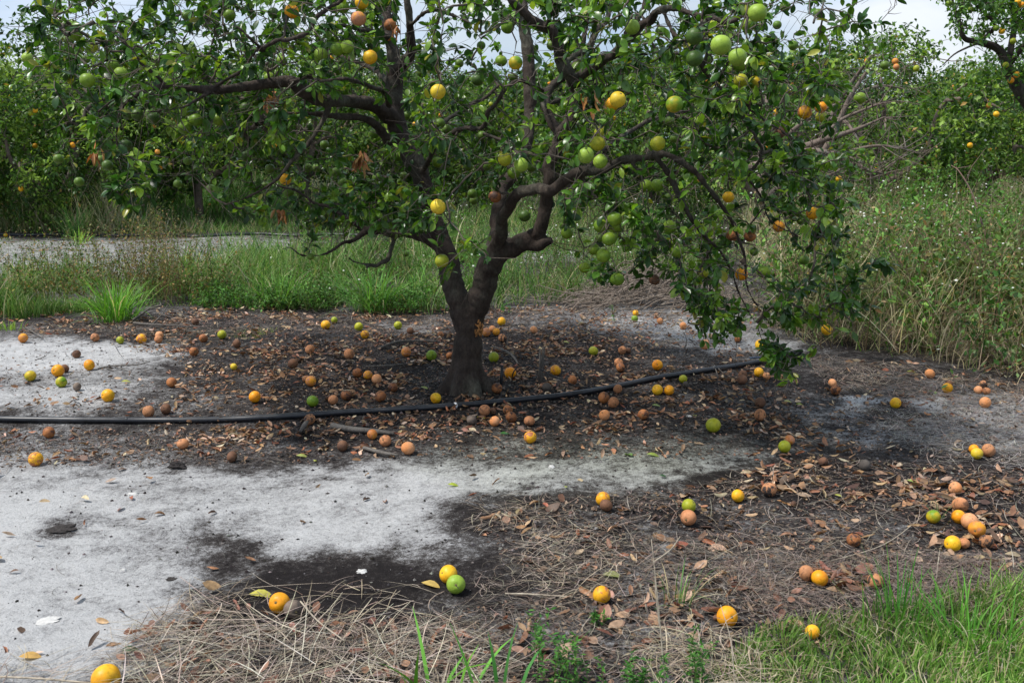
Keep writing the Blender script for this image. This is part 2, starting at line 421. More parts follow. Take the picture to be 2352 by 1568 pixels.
FALLEN_TXT = """
53 776 22 r|orange and yellow fallen fruit at the far left edge, beside thin dark twigs
218 775 20 t|dull tan fallen fruit on brown leaves, next left of the small yellow-green one
276 781 18 e|small yellow-green fallen fruit between a tan one and a mottled yellow one
325 778 23 s|mottled yellow fallen fruit with tan scars, behind the left sand patch
366 770 19 p|peach-tan fallen fruit touching the back of a browner one, left of the mossy strip
364 779 19 t|tan brown fallen fruit in front of a peach-tan one, left of the mossy strip
449 739 17 n|small brown fallen fruit at the back of the clearing, right of the forked dead branch
467 777 20 b|orange-brown fallen fruit just left of the yellow-green one on the mossy strip
510 768 21 e|yellow-green fallen fruit on the mossy strip, left of the trunk
544 789 20 n|brown fallen fruit just right of and below the mossy strip
446 807 22 b|shrunken red-brown fallen fruit at the right end of the upper sand patch
712 802 23 t|pale tan fallen fruit midway between mossy strip and trunk
802 813 25 t|broad tan fallen fruit in leaf litter, left of the orange one near the trunk
748 746 22 s|yellow fallen fruit with a reddish side, by a small green one at the back edge
768 735 16 e|small green fallen fruit behind the yellow one at the back grass edge
824 750 20 e|green-yellow fallen fruit at the back edge, above a yellow one with a brown spot
673 835 24 n|dark chocolate-brown fallen fruit in the litter left of the trunk
537 842 16 l|tiny bright yellow fallen fruit alone in dark litter
176 813 20 n|dried hollow black-brown fruit shell on the upper left sand patch
205 838 25 o|bright orange fallen fruit alone on the left sand, beside dark twigs
133 851 29 o|big orange fallen fruit half sunk in the left sand, hiding a dark one
149 846 20 n|dark brown fallen fruit peeping out behind the big orange one on left sand
70 863 26 G|fallen fruit half green half orange, leftmost on the sand behind the hose
141 877 25 G|glossy green fallen fruit with a yellow top, just below the big orange one
177 888 20 m|charcoal grey rotten fruit on white sand right of the glossy green one
248 908 30 y|large yellow fallen fruit with orange blush on white sand behind the hose
394 878 24 b|orange-brown fallen fruit where the left sand meets the dark litter
585 911 27 o|shiny golden orange fallen fruit with a navel, between sand and trunk behind the hose
718 921 27 g|plain green fallen fruit just behind the hose, left of a tan pair
765 918 24 t|tan fallen fruit right beside the plain green one behind the hose
795 908 26 b|orange-brown fallen fruit, right one of the tan pair behind the hose
714 875 25 r|orange fallen fruit with a grey one hidden behind it, left of the trunk
703 870 18 x|grey mouldy fallen fruit half hidden behind an orange one
821 856 24 b|brown-orange fallen fruit, leftmost of a slanting row of three left of the trunk
341 945 29 x|tan fallen fruit with a black patch leaning on the back of the hose at left
381 939 26 n|dark brown fallen fruit on grey sand just behind the hose at left
711 963 28 x|brown fallen fruit with black top resting on the front of the hose
112 993 27 b|orange-brown fallen fruit with a dark dent in front of the hose, far left
420 1019 28 t|tan orange fallen fruit in front of the hose, above the black lump of wood
82 1054 33 s|yellow fallen fruit with a reddish top on grey ground, left foreground of the hose
533 1049 26 n|half buried brown-black fruit beside dry leaves, right of the black lump of wood
787 1024 27 n|dark brown burnt-looking fruit in front of the hose, left of three tan ones
838 768 20 s|yellow fallen fruit with a brown spot, below a green-yellow one at the back
914 747 19 e|lime-yellow fallen fruit at the back left of the trunk, beside a small brown one
942 760 17 n|small brown fallen fruit just right of the lime-yellow one
1012 768 15 t|small tan fallen fruit close behind the left side of the trunk
933 808 24 r|orange fallen fruit left of the green one nearest the trunk
991 816 25 g|green fallen fruit nearest the left side of the trunk
1033 817 18 b|red-brown fallen fruit half hidden behind the left side of the trunk
845 861 22 r|orange-tan fallen fruit, middle one of a slanting row of three left of the trunk
865 870 24 p|peach-tan fallen fruit, lowest of a slanting row of three left of the trunk
903 889 23 b|orange-brown fallen fruit tucked in leaves, right below the slanting row of three
874 910 27 b|brown-orange fallen fruit midway between the tan pair and the yellow one by the root flare
1001 914 25 y|bright golden fallen fruit between the root flare and the hose
1152 738 20 y|yellow fallen fruit behind the trunk by a thin upright stick
1131 755 16 p|peach fallen fruit at the back of a cluster of four right of the trunk
1117 763 21 r|orange fallen fruit with a tan patch, touching the right edge of the trunk wound
1140 762 18 r|bright orange small fallen fruit in the middle of the cluster right of the trunk
1154 776 20 x|fallen fruit half black half orange-brown, front of the cluster right of the trunk
1226 757 18 p|lone tan-peach fallen fruit at the back, right of the trunk
1134 820 25 e|olive green fallen fruit just right of the trunk
1363 806 22 e|olive green fallen fruit with dark marks, alone right of the wooden stake
1429 804 20 t|tan fallen fruit touching a smaller brown one, back right of the stake
1443 805 14 n|small brown fallen fruit touching the right side of a tan one
1421 833 22 t|grey-tan fallen fruit behind an orange-brown one, right of the stake
1425 844 23 b|orange-brown fallen fruit in front of a grey-tan one, behind the hose
1510 838 25 o|plain orange fallen fruit just behind the hose, right of the stacked-looking pair
1276 850 25 s|brown fallen fruit with a yellow top, right of the wooden stake
1172 856 27 o|orange fallen fruit behind the thin black tube and beside the black stake
1315 873 23 b|brown-orange fallen fruit between the thin black tube and the hose
1256 889 22 k|black rotten fruit at the foot of the wooden stake
1141 892 27 b|dark orange-brown fallen fruit against the right side of the root flare
1460 719 15 y|small yellow fallen fruit behind a green one, by the brush pile
1458 732 16 g|small green fallen fruit in front of a yellow one at the back edge
1516 737 15 p|tiny peach fallen fruit on pale sand before the brush pile
1569 748 18 p|peach fallen fruit on pale sand behind a drooping twig
1419 893 22 t|tan fallen fruit touching the front of the hose
1387 913 28 b|large orange-brown fallen fruit just below the hose, left of a tan one
1409 924 26 t|tan fallen fruit touching the right of the large orange-brown one below the hose
1388 953 26 p|orange-tan fallen fruit lying by itself below the touching pair near the hose
1478 952 26 b|orange-brown fallen fruit alone in litter, right front of the hose
1510 895 25 y|yellow-orange fallen fruit below the hose, left one of a bright pair
1537 896 24 o|deep orange fallen fruit below the hose, right one of a bright pair
1569 870 19 e|small green fallen fruit just below the hose, above a black one
1575 883 15 k|small black rotten fruit under a small green one by the hose
1113 942 27 t|orange-tan fallen fruit directly in front of the hose below the trunk
1132 944 17 n|small squashed brown fallen fruit right of the orange-tan one below the trunk
1166 941 23 b|glossy orange-brown fallen fruit in front of the hose, behind a redder one
1083 964 24 m|grey-black rotten fruit beside a yellow leaf, below the trunk and hose
1136 967 25 p|peach-tan fallen fruit at the front, between the grey-black one and the redder one
1174 958 27 b|reddish-brown fallen fruit in front of the glossy one, below the trunk and hose
1216 966 26 t|tan fallen fruit with a big dry leaf at its right
1218 1004 30 s|yellow-orange fallen fruit with brown patch, lowest one below the trunk
855 997 24 r|small orange-tan fallen fruit, upper left of three in a slanting line
885 1012 28 t|tan orange fallen fruit, middle of three in a slanting line before the hose
937 1029 32 p|large peach-tan fallen fruit, lower right of three in a slanting line
1619 791 23 p|peach fallen fruit with sandy grey underside on white sand at right back
1695 778 18 b|small orange-brown fallen fruit under the low hanging leaves at right
1747 792 26 y|yellow-orange fallen fruit behind the end of the hose
1706 860 22 n|tan brown fallen fruit behind a darker one, just below the hose end
1705 872 23 n|dark brown fallen fruit in front of a tan brown one, below the hose end
1743 855 23 y|bright yellow fallen fruit with a peach one touching it, below the hose end
1761 863 18 p|small peach fallen fruit touching the right of a bright yellow one
1912 879 20 p|smaller peach fallen fruit behind a browner one, right of the lowest hanging leaves
1919 895 25 b|orange-brown fallen fruit in front of a smaller peach one
1722 912 14 n|small red-brown squashed fruit among leaves below the hose end
1746 924 25 n|dark tan and brown fallen fruit above a larger pale tan one
1746 953 29 t|large pale tan fallen fruit below a darker one, in thick leaf litter
1638 976 35 e|big lime-yellow fallen fruit alone on mossy grey ground
1814 1010 24 r|orange-brown fallen fruit behind a lime-yellow one
1802 1025 29 e|lime-yellow fallen fruit in front of an orange-brown one
2136 858 23 p|peach fallen fruit alone in front of the weed thicket
2176 891 24 y|bright yellow fallen fruit hiding a brown one, before the weed thicket
2180 881 17 n|brown fallen fruit half hidden behind a bright yellow one
2259 882 18 x|greenish tan fallen fruit at the back of a group of three by the thicket
2247 895 19 p|orange-peach fallen fruit, left front of a group of three by the thicket
2266 898 18 t|tan-peach fallen fruit, right front of a group of three by the thicket
2057 925 25 y|golden fallen fruit on black soil between two white sand patches
2263 924 26 p|smooth peach fallen fruit on pale straw below the group of three
2237 1031 22 o|small golden fallen fruit behind a yellow one with a brown spot at right
2244 1041 27 l|yellow fallen fruit with a brown spot, in front of a small golden one at right
2271 1034 32 x|tan and brown fallen fruit touching the right of the two yellow ones
642 1384 49 o|large bright orange fruit with a navel touching a dark grey one, front left centre
673 1398 44 m|dark grey rotten fruit with a pale top beside a large bright orange
243 1557 66 y|biggest yellow fruit, cut by the bottom edge of the photo at left
1030 1318 42 y|yellow-orange fruit behind a green one with a stem, front centre
1047 1341 44 h|green fruit with a thin black stem in front of a yellow-orange one
1382 1365 41 s|flattened orange fruit with a brown curling scar, front centre right
1385 1145 34 s|yellow-orange fruit with an oval scar, a dark brown one in front of it
1392 1160 30 n|dark brown fruit in front of a scarred yellow-orange one
1582 1161 33 e|yellow-green fruit directly behind a tan brown one
1581 1188 37 t|tan brown fruit directly in front of a yellow-green one
1695 1138 30 y|yellow fruit with an orange top, left of a brown one on black soil
1767 1124 35 x|tan brown fruit with grey shading on black soil, right of a yellow one
1891 1060 23 n|dark brown shrunken fruit at the tip of the black soil band
1986 1068 28 k|black rotten fruit beside a heap of curled brown leaves
1823 1157 14 n|tiny dark red-brown fruit in the litter right below the grey shaded brown one
2194 1121 31 p|smooth peach fruit highest of the cluster at the right
2206 1159 37 t|tan fruit with a brown bruise, second from top in the right cluster
2202 1186 32 o|orange fruit at the left of the touching chain in the right cluster
2227 1197 39 p|large peach fruit in the middle of the touching chain in the right cluster
2244 1215 39 r|large tan-orange fruit, lowest of the touching chain in the right cluster
2144 1186 32 G|green fruit with a red-brown top, left of the right cluster
2188 1248 37 y|yellow-orange fruit touching a small brown-peach one, bottom of the right cluster
2214 1247 28 t|small brown-peach fruit touching the right of a yellow-orange one
2265 1244 35 x|brown fruit with grey mould, rightmost at the bottom of the right cluster
1961 1240 33 b|orange-brown fruit with a yellow cheek, alone left of the right cluster
1852 1316 38 x|tan fruit with a black blotch touching an orange one, front right
1883 1327 39 o|orange-yellow fruit touching a tan one with a black blotch, front right
2011 1334 37 x|grey-topped tan orange fruit just above the foreground grass
1670 1415 49 o|large bright orange fruit behind a thin dry stalk, left of the foreground grass
1645 1418 16 n|small brown rotten fruit peeping out left of the large bright orange behind a dry stalk
1866 1450 34 y|orange fruit half hidden in the foreground grass
13 540 9 y|tiny yellow fallen fruit far back on the left by the rear hose
70 674 8 t|tiny tan fallen fruit far back on white sand at left beyond the grass
"""
HANG_TXT = """
120 21 28 g
174 80 29 g
63 134 25 h
261 152 30 g
278 170 31 h
201 185 34 g
213 109 25 e
280 70 21 g
311 201 23 e
333 193 18 g
358 141 25 g
527 35 28 g
628 31 25 d
475 55 21 g
670 27 32 o
823 43 34 r
788 17 28 g
767 21 21 g
647 141 25 g
737 125 30 h
775 113 31 g
797 108 31 h
629 224 27 r
619 179 25 g
565 250 29 d
773 162 24 g
598 279 26 d
705 292 26 d
501 275 29 g
450 276 30 g
424 294 30 g
294 262 26 d
316 264 28 d
352 272 27 d
289 334 29 d
232 368 24 y
247 380 25 d
425 255 25 g
565 360 25 d
707 386 22 g
727 386 21 g
771 396 23 d
655 412 27 y
680 420 18 g
787 419 23 d
484 434 22 e
663 441 25 g
688 440 21 g
709 520 20 g
821 450 21 d
687 292 21 d
745 332 20 b
831 7 30 y
896 57 28 b
850 132 32 y
1166 63 30 g
1105 105 20 e
1151 140 27 g
1184 145 32 G
1055 146 20 d
1001 163 18 g
1097 184 27 d
1061 188 20 d
1006 211 35 l
1010 284 25 d
1026 297 23 g
860 307 24 e
1005 373 26 g
866 409 23 e
1085 445 23 G
1088 461 20 d
1137 452 30 b
1006 475 35 l
1160 366 32 e
1197 379 33 h
1181 397 30 g
1221 384 25 g
1205 496 28 d
822 451 22 d
1452 63 34 h
1373 330 34 e
1380 304 30 e
1346 357 37 h
1379 371 33 h
1511 330 35 e
1419 229 37 l
1406 239 32 y
1549 240 38 G
1485 427 30 g
1510 426 31 g
1412 503 34 g
1380 519 33 g
1414 520 32 g
1399 549 34 g
1386 587 34 g
1364 573 27 g
1343 614 28 g
1302 536 28 g
1418 641 33 g
1503 642 27 n
1555 574 34 g
1538 521 32 g
1015 599 32 e
932 583 14 d
713 589 17 o
1740 30 41 h
1720 56 32 g
1656 104 46 h
1694 132 41 h
1700 148 35 g
1595 84 38 d
1595 135 37 d
1643 58 28 e
1679 162 26 g
1701 186 32 e
1734 190 30 G
1817 206 26 e
1879 32 23 e
1803 16 25 o
1785 58 20 o
1849 258 32 s
1886 247 27 o
1886 268 26 e
1975 226 28 g
1602 281 27 g
1627 137 23 g
1789 304 30 n
1673 453 27 y
1866 490 30 s
1789 520 28 r
1682 540 30 b
1722 543 28 b
1847 597 24 s
1703 630 30 o
1755 624 32 g
1615 627 26 e
1732 578 20 n
1899 757 26 y
1829 487 22 d
2032 150 20 h
"""
# ================================================================== GROUND
def sdf(x, y, P):
    d = np.full(x.shape, 1e9); n = len(P)
    for i in range(n):
        ax, ay = P[i]; bx, by = P[(i + 1) % n]
        ex, ey = bx - ax, by - ay
        t = np.clip(((x - ax) * ex + (y - ay) * ey) / (ex * ex + ey * ey + 1e-12), 0, 1)
        d = np.minimum(d, np.hypot(x - ax - t * ex, y - ay - t * ey))
    return np.where(inpoly(x, y, P), -d, d)

# soil patches: 1 = clean white sand, 0 = black humus  (outline, value, ragged edge in m)
SOIL = [
 # pale ground far behind and at the left
 ([(-900,545),(-900,700),(-50,705),(250,690),(500,640),(640,590),(700,560),(700,545),(-900,545)], .54, .25),
 ([(-300,560),(240,556),(330,600),(230,640),(-300,660)], .60, .25),
 ([(1180,520),(1420,510),(1420,590),(1200,600)], .66, .3),
 # sand at the left behind the hose
 ([(-500,770),(60,762),(330,790),(400,815),(440,835),(420,870),(330,905),(300,945),(-500,950)], .60, .22),
 ([(-300,785),(330,792),(390,822),(300,830),(100,850),(-300,850)], .9, .12),
 ([(-300,870),(120,880),(330,880),(240,930),(-300,940)], .76, .15),
 ([(300,860),(640,870),(560,950),(280,950)], .45, .2),
 # grey back right
 ([(1240,712),(1420,700),(1700,720),(1860,790),(1780,812),(1500,780),(1300,770)], .60, .2),
 ([(1460,735),(1640,742),(1740,800),(1650,810),(1500,765)], .8, .12),
 ([(880,740),(1010,735),(1030,790),(900,770)], .5, .15),
 ([(1150,735),(1300,725),(1350,780),(1180,770)], .42, .15),
 # strip below the hose at the left
 ([(-500,975),(330,985),(420,1040),(330,1075),(-500,1075)], .50, .2),
 # the big sand sheet
 ([(-600,1060),(200,1052),(380,1075),(470,1075),(700,1072),(1000,1050),(1200,1060),(1500,1050),(1700,1030),(1850,1040),(1700,1085),(1560,1135),(1300,1138),(1120,1150),(1030,1170),(1010,1200),(1110,1240),(1090,1265),(980,1292),(760,1270),(640,1290),(560,1305),(500,1330),(430,1395),(330,1440),(240,1500),(160,1560),(-600,1700)], .76, .14),
 ([(-600,1120),(250,1110),(440,1180),(420,1300),(380,1400),(250,1480),(-600,1640)], .94, .2),
 ([(620,1110),(1000,1090),(1300,1085),(1250,1125),(1000,1150),(960,1230),(700,1250),(560,1200)], .84, .15),
 ([(1000,985),(1300,975),(1650,985),(1800,1005),(1780,1035),(1400,1075),(1000,1050)], .44, .2),
 ([(1180,1055),(1500,1045),(1700,1030),(1850,1040),(1700,1085),(1560,1135),(1300,1138)], .60, .16),
 # black spots in it
 ([(470,1205),(560,1230),(590,1265),(560,1290),(510,1330),(480,1320),(470,1260)], .04, .08),
 ([(120,1200),(175,1200),(165,1222),(110,1222)], .12, .03),
 ([(250,1190),(400,1200),(440,1290),(380,1310),(300,1260)], .62, .2),
 # black band low centre and right
 ([(560,1330),(640,1285),(760,1265),(980,1295),(1120,1290),(1200,1330),(1150,1400),(900,1440),(700,1430),(480,1400),(440,1370)], .07, .08),
 ([(600,1298),(640,1290),(690,1305),(640,1325),(590,1318)], .03, .05),
 ([(1050,1165),(1250,1142),(1450,1145),(1560,1140),(1700,1090),(1850,1040),(2000,1050),(2352,1080),(2700,1100),(2700,1350),(2352,1340),(1900,1270),(1700,1230),(1500,1240),(1300,1330),(1180,1300),(1120,1250),(1040,1200)], .2, .12),
 ([(1640,1100),(1850,1050),(2120,1085),(2352,1100),(2352,1150),(1900,1160),(1600,1140),(1500,1145)], .02, .1),
 ([(1300,1340),(1450,1400),(1300,1440),(1150,1420)], .1, .1),
 ([(1640,1180),(2000,1190),(2000,1240),(1700,1250)], .34, .15),
 ([(1500,1240),(1640,1260),(1720,1380),(1600,1450),(1440,1380)], .48, .2),
 ([(1000,1410),(1250,1420),(1500,1450),(1450,1500),(1050,1490)], .58, .16),
 ([(1660,1390),(1820,1380),(2100,1350),(2500,1350),(2500,1400),(1900,1440)], .2, .15),
 # right hand grey, with two white windows
 ([(1880,900),(2100,880),(2500,920),(2700,1010),(2352,1040),(2000,1010),(1850,960)], .46, .22),
 ([(1925,905),(2000,905),(2050,920),(2000,938),(1945,925)], .95, .05),
 ([(2080,912),(2160,910),(2190,930),(2110,940)], .85, .06),
 ([(1990,925),(2080,915),(2130,950),(2040,960)], .03, .05),
 ([(2180,950),(2352,940),(2352,985),(2200,990)], .62, .12),
 # leaf mould round the trunk
 ([(560,830),(900,780),(1200,760),(1420,790),(1560,850),(1300,1000),(1000,990),(700,990),(560,940)], .17, .3),
 ([(450,830),(640,800),(700,860),(600,890),(480,880)], .25, .2),
]
MOSS = [([(1150,990),(1600,985),(1800,1010),(1700,1080),(1500,1130),(1250,1110),(1000,1060)], .8, .3),
        ([(300,755),(640,750),(600,775),(350,775)], 1, .15)]

def soil_value(x, y):
    v = np.full(x.shape, .26) + (fbm(x * 1.3, y * 1.3 + 30, 3) - .5) * .25
    wob = (fbm(x * 3.1 + 5, y * 3.1, 4) - .5) * 2; w2 = (fbm(x * 11, y * 15 + 3, 4) - .5) * 2
    for P, val, soft in SOIL:
        d = sdf(x, y, gpoly(P)) + wob * soft * 1.5 + w2 * min(.2, soft * 1.6)
        k = np.clip(.5 - d / (2.7 * soft + .03), 0, 1); k = k * k * (3 - 2 * k)
        v = v * (1 - k) + val * k
    return v
def moss_value(x, y):
    v = np.zeros(x.shape); wob = (fbm(x * 3.1 + 5, y * 3.1, 4) - .5) * 2
    for P, val, soft in MOSS:
        d = sdf(x, y, gpoly(P)) + wob * soft
        k = np.clip(.5 - d / (2 * soft + .02), 0, 1)
        v = np.maximum(v, val * k)
    return v + np.clip((y - 10) / 12, 0, .7)

gx = np.concatenate([[-400, -150, -60, -30, -18, -12, -9, -7.5], np.arange(-6.5, 6.5, .03), [7.5, 9, 12, 18, 30, 60, 150, 400]])
gy = np.concatenate([[-30, -10, -3, 0, 1.2], np.arange(1.9, 4.5, .022), np.arange(4.5, 10, .04), np.arange(10, 20, .12), np.arange(20, 60, 2), [80, 120, 200, 400, 900]])
X, Y = np.meshgrid(gx, gy)
xf, yf = X.ravel(), Y.ravel()
fade = np.clip((40 - np.abs(yf)) / 20, 0, 1)
Z = H(xf, yf) * fade
nxg, nyg = len(gx), len(gy)
ii = (np.arange(nyg - 1)[:, None] * nxg + np.arange(nxg - 1)[None, :])
gf = np.stack([ii, ii + 1, ii + nxg + 1, ii + nxg], -1).reshape(-1, 4)
sv = soil_value(xf, yf); mv = moss_value(xf, yf)
# leaf mould lies a little higher than the blown sand
near = (yf < 9) & (np.abs(xf) < 6)
Z = Z + np.where(near, (fbm(xf * 16, yf * 16, 3) - .5) * .016 * (1.1 - np.clip(sv, 0, 1)), 0)
gm = mesh_np("ground", np.column_stack([xf, yf, Z]), [gf], np.column_stack([sv, mv, np.zeros(len(xf))]))

def mat_ground():
    m, nt, ns, ls = newmat("soil_and_sand")
    out = N(ns, 'ShaderNodeOutputMaterial'); p = N(ns, 'ShaderNodeBsdfPrincipled')
    a = N(ns, 'ShaderNodeAttribute'); a.attribute_name = "Col"
    sp = N(ns, 'ShaderNodeSeparateColor'); ls.new(a.outputs['Color'], sp.inputs[0])
    tc = N(ns, 'ShaderNodeTexCoord'); ob = tc.outputs['Object']
    n1 = noise(ns, ls, 8, 9, .74, ob); n2 = noise(ns, ls, 44, 6, .8, ob); n3 = noise(ns, ls, 170, 4, .8, ob)
    n5 = noise(ns, ls, 2.2, 6, .6, ob, .5)
    def c(n, k): return math_(ns, ls, 'MULTIPLY', math_(ns, ls, 'SUBTRACT', n.outputs['Fac'], .5), k)
    v = math_(ns, ls, 'ADD', sp.outputs[0], c(n1, 1.15))
    v = math_(ns, ls, 'ADD', v, c(n2, 1.4)); v = math_(ns, ls, 'ADD', v, c(n3, 1.05)); v = math_(ns, ls, 'ADD', v, c(n5, .55))
    r = ramp(ns, ls, v, [(.08, (.015, .012, .012)), (.27, (.04, .034, .032)), (.44, (.105, .098, .095)), (.60, (.27, .265, .265)), (.80, (.42, .416, .415)), (.98, (.52, .517, .515))])
    mg = math_(ns, ls, 'MULTIPLY', sp.outputs[1], .5, True)
    col = mix(ns, ls, mg, r.outputs['Color'], mix(ns, ls, 1.0, r.outputs['Color'], (.72, .8, .5), 'MULTIPLY'))
    # sparse dark crumbs and pale shell grit
    vo = N(ns, 'ShaderNodeTexVoronoi'); vo.inputs['Scale'].default_value = 55; ls.new(ob, vo.inputs['Vector'])
    cr = math_(ns, ls, 'LESS_THAN', vo.outputs['Distance'], math_(ns, ls, 'MULTIPLY', n1.outputs['Fac'], .30))
    col = mix(ns, ls, math_(ns, ls, 'MULTIPLY', cr, .42), col, (.03, .026, .024))
    vo2 = N(ns, 'ShaderNodeTexVoronoi'); vo2.inputs['Scale'].default_value = 23; ls.new(ob, vo2.inputs['Vector'])
    sh = math_(ns, ls, 'LESS_THAN', vo2.outputs['Distance'], .045)
    col = mix(ns, ls, math_(ns, ls, 'MULTIPLY', sh, .75), col, (.55, .53, .5))
    ls.new(col, p.inputs['Base Color']); p.inputs['Roughness'].default_value = .95
    p.inputs['Specular IOR Level'].default_value = .15
    b = N(ns, 'ShaderNodeBump'); b.inputs['Distance'].default_value = .012; b.inputs['Strength'].default_value = .9
    hh = math_(ns, ls, 'ADD', math_(ns, ls, 'MULTIPLY', n2.outputs['Fac'], 1.2), math_(ns, ls, 'MULTIPLY', n3.outputs['Fac'], .45))
    hh = math_(ns, ls, 'ADD', hh, math_(ns, ls, 'MULTIPLY', cr, .25)); hh = math_(ns, ls, 'ADD', hh, math_(ns, ls, 'MULTIPLY', n1.outputs['Fac'], 2.2))
    ls.new(hh, b.inputs['Height']); ls.new(b.outputs[0], p.inputs['Normal'])
    ls.new(p.outputs[0], out.inputs[0]); return m
ground = link("ground", gm, mat_ground()); tag(ground, "black leaf mould and white sand of the orchard floor", kind="structure")

# ================================================================== FRUIT
def fruit_mesh(name, seed, dent=0.0, squash=.94):   # a citrus fruit with a dimple at the stalk
    r = np.random.default_rng(seed); nu, nv = 36, 22; R = .035
    V = []; F4 = []; F3 = []
    th = np.linspace(0, PI, nv + 1)
    for i in range(1, nv):
        for j in range(nu):
            ph = 2 * PI * j / nu; t = th[i]
            k = 1 - .10 * math.exp(-(t / .22) ** 2) - .03 * math.exp(-((PI - t) / .16) ** 2)
            k *= 1 + .012 * math.sin(3 * ph + seed) * math.sin(t) ** 2 + .014 * math.sin(2 * t + seed)
            x, y, z = math.sin(t) * math.cos(ph), math.sin(t) * math.sin(ph), math.cos(t) * squash
            if dent:
                q = max(0, x * .6 + z * .5 + .35 * y); k -= dent * q ** 2 * (1 + .5 * math.sin(5 * ph))
            V.append((x * R * k, y * R * k, z * R * k))
    top = len(V); V.append((0, 0, R * squash * .9)); bot = len(V); V.append((0, 0, -R * squash * .97))
    for i in range(nv - 2):
        for j in range(nu):
            a = i * nu + j; b = i * nu + (j + 1) % nu
            F4.append((a, a + nu, b + nu, b))
    for j in range(nu):
        F3.append((top, j, (j + 1) % nu)); F3.append((bot, (nv - 2) * nu + (j + 1) % nu, (nv - 2) * nu + j))
    return mesh_np(name, np.array(V), [np.array(F3), np.array(F4)])
FM = [fruit_mesh("orange_rind", 1), fruit_mesh("orange_rind", 5, 0, .98), fruit_mesh("orange_rind", 9, 0, .9), fruit_mesh("orange_rind", 12, .09, .9), fruit_mesh("orange_rind", 14, .14, .9)]
for me in FM: me.materials.append(M_FRUIT)
def button_mesh():
    mb = MB(); R = .035
    a = np.arange(10) * 2 * PI / 10; rr = np.where(np.arange(10) % 2 == 0, .0062, .0036)
    V = [(0, 0, R * .865 + .0022)] + [(rr[i] * math.cos(a[i]), rr[i] * math.sin(a[i]), R * .865 + .0006) for i in range(10)]
    mb.add(V, [(0, 1 + i, 1 + (i + 1) % 10) for i in range(10)])
    mb.tube([(0, 0, R * .85), (0, 0, R * .85 + .004)], [.002, .0017], 6)
    return mb.mesh("stem_button")
BM = button_mesh(); BM.materials.append(M_BUTTON)

# kinds: colour a, colour b, mixab, rot colour, rot amount, roughness, meshes
KIND = {
 'o': ((.80,.36,.012), (.78,.24,.01), .8, (.30,.10,.02), .12, .42, (0,1)),      # ripe orange
 'y': ((.80,.47,.018), (.80,.34,.012), .9, (.42,.19,.05), .15, .42, (0,1)),     # yellow orange
 'l': ((.72,.52,.03), (.60,.42,.03), .9, (.4,.25,.06), .12, .45, (0,1)),        # lemon yellow
 'e': ((.27,.32,.02), (.40,.38,.02), .9, (.2,.16,.04), .08, .45, (0,1)),        # yellow green
 'g': ((.13,.23,.018), (.19,.28,.02), .9, (.10,.11,.03), .05, .42, (0,1,2)),    # green
 'd': ((.05,.10,.018), (.08,.14,.02), .8, (.06,.06,.02), .05, .42, (0,1)),      # dark green
 'h': ((.24,.37,.04), (.30,.42,.05), .8, (.2,.2,.05), .0, .45, (0,1)),          # light green
 'G': ((.15,.27,.015), (.62,.40,.02), 1., (.3,.2,.05), .1, .45, (0,1)),         # green with yellow side
 'r': ((.74,.32,.018), (.50,.17,.04), 1., (.50,.22,.11), .75, .6, (0,2,3)),      # orange going brown
 't': ((.56,.25,.115), (.44,.18,.075), .9, (.20,.095,.05), .6, .75, (0,2,3,3,4)),    # dry tan
 'p': ((.68,.33,.16), (.66,.25,.08), .9, (.30,.15,.08), .5, .7, (0,2)),            # peach
 'b': ((.42,.16,.05), (.24,.09,.035), 1., (.07,.035,.025), .62, .6, (2,3,4)),        # orange brown
 'n': ((.20,.095,.05), (.11,.055,.034), 1., (.05,.03,.022), .5, .75, (2,3,4)),  # dark brown
 'k': ((.075,.064,.056), (.12,.10,.085), .8, (.15,.10,.075), .25, .85, (3,4)),    # black
 'm': ((.20,.15,.115), (.11,.085,.07), 1., (.05,.04,.035), .4, .8, (3,4)),   # mouldy grey brown
 'x': ((.50,.23,.11), (.40,.18,.08), .9, (.04,.03,.026), .68, .75, (3,4)),     # tan with black rot
 's': ((.80,.42,.016), (.78,.32,.01), .8, (.40,.14,.06), .7, .45, (0,1)),      # orange with brown scar
}
def fruit(name, loc, diam, kind, parent=None, rot=None, button=True, tone=1.0, k=0):
    ca, cb, mx_, cr, ra, ro, ms = KIND[kind]
    me = FM[ms[k % len(ms)]]
    o = bpy.data.objects.new(name, me); COL.objects.link(o)
    if parent is not None: o.parent = parent
    o.location = loc; s = diam / .07; o.scale = (s, s, s)
    o.rotation_euler = rot if rot is not None else (rng.uniform(0, 2 * PI), rng.uniform(0, PI), rng.uniform(0, 2 * PI))
    f = tone * rng.uniform(.92, 1.08)
    o["ca"] = [min(.85, v * f) for v in ca]; o["cb"] = [v * f for v in cb]; o["cr"] = list(cr)
    o["mixab"] = float(mx_); o["rot"] = float(ra * rng.uniform(.8, 1.15)); o["rough"] = float(ro)
    if button:
        b = bpy.data.objects.new("stem_button", BM); COL.objects.link(b); b.parent = o
    return o

def place_px(x, y, d, sink=.92, extra=0.0):
    """centre and diameter of a ball seen at x,y with width d that rests on the ground"""
    z = .03
    for _ in range(12):
        p = on(x, y, z); D = d / F * (p[1] * CT + (CAM_H - p[2]) * ST)
        z = float(H(p[0], p[1])) + D / 2 * sink + extra
    return p, D
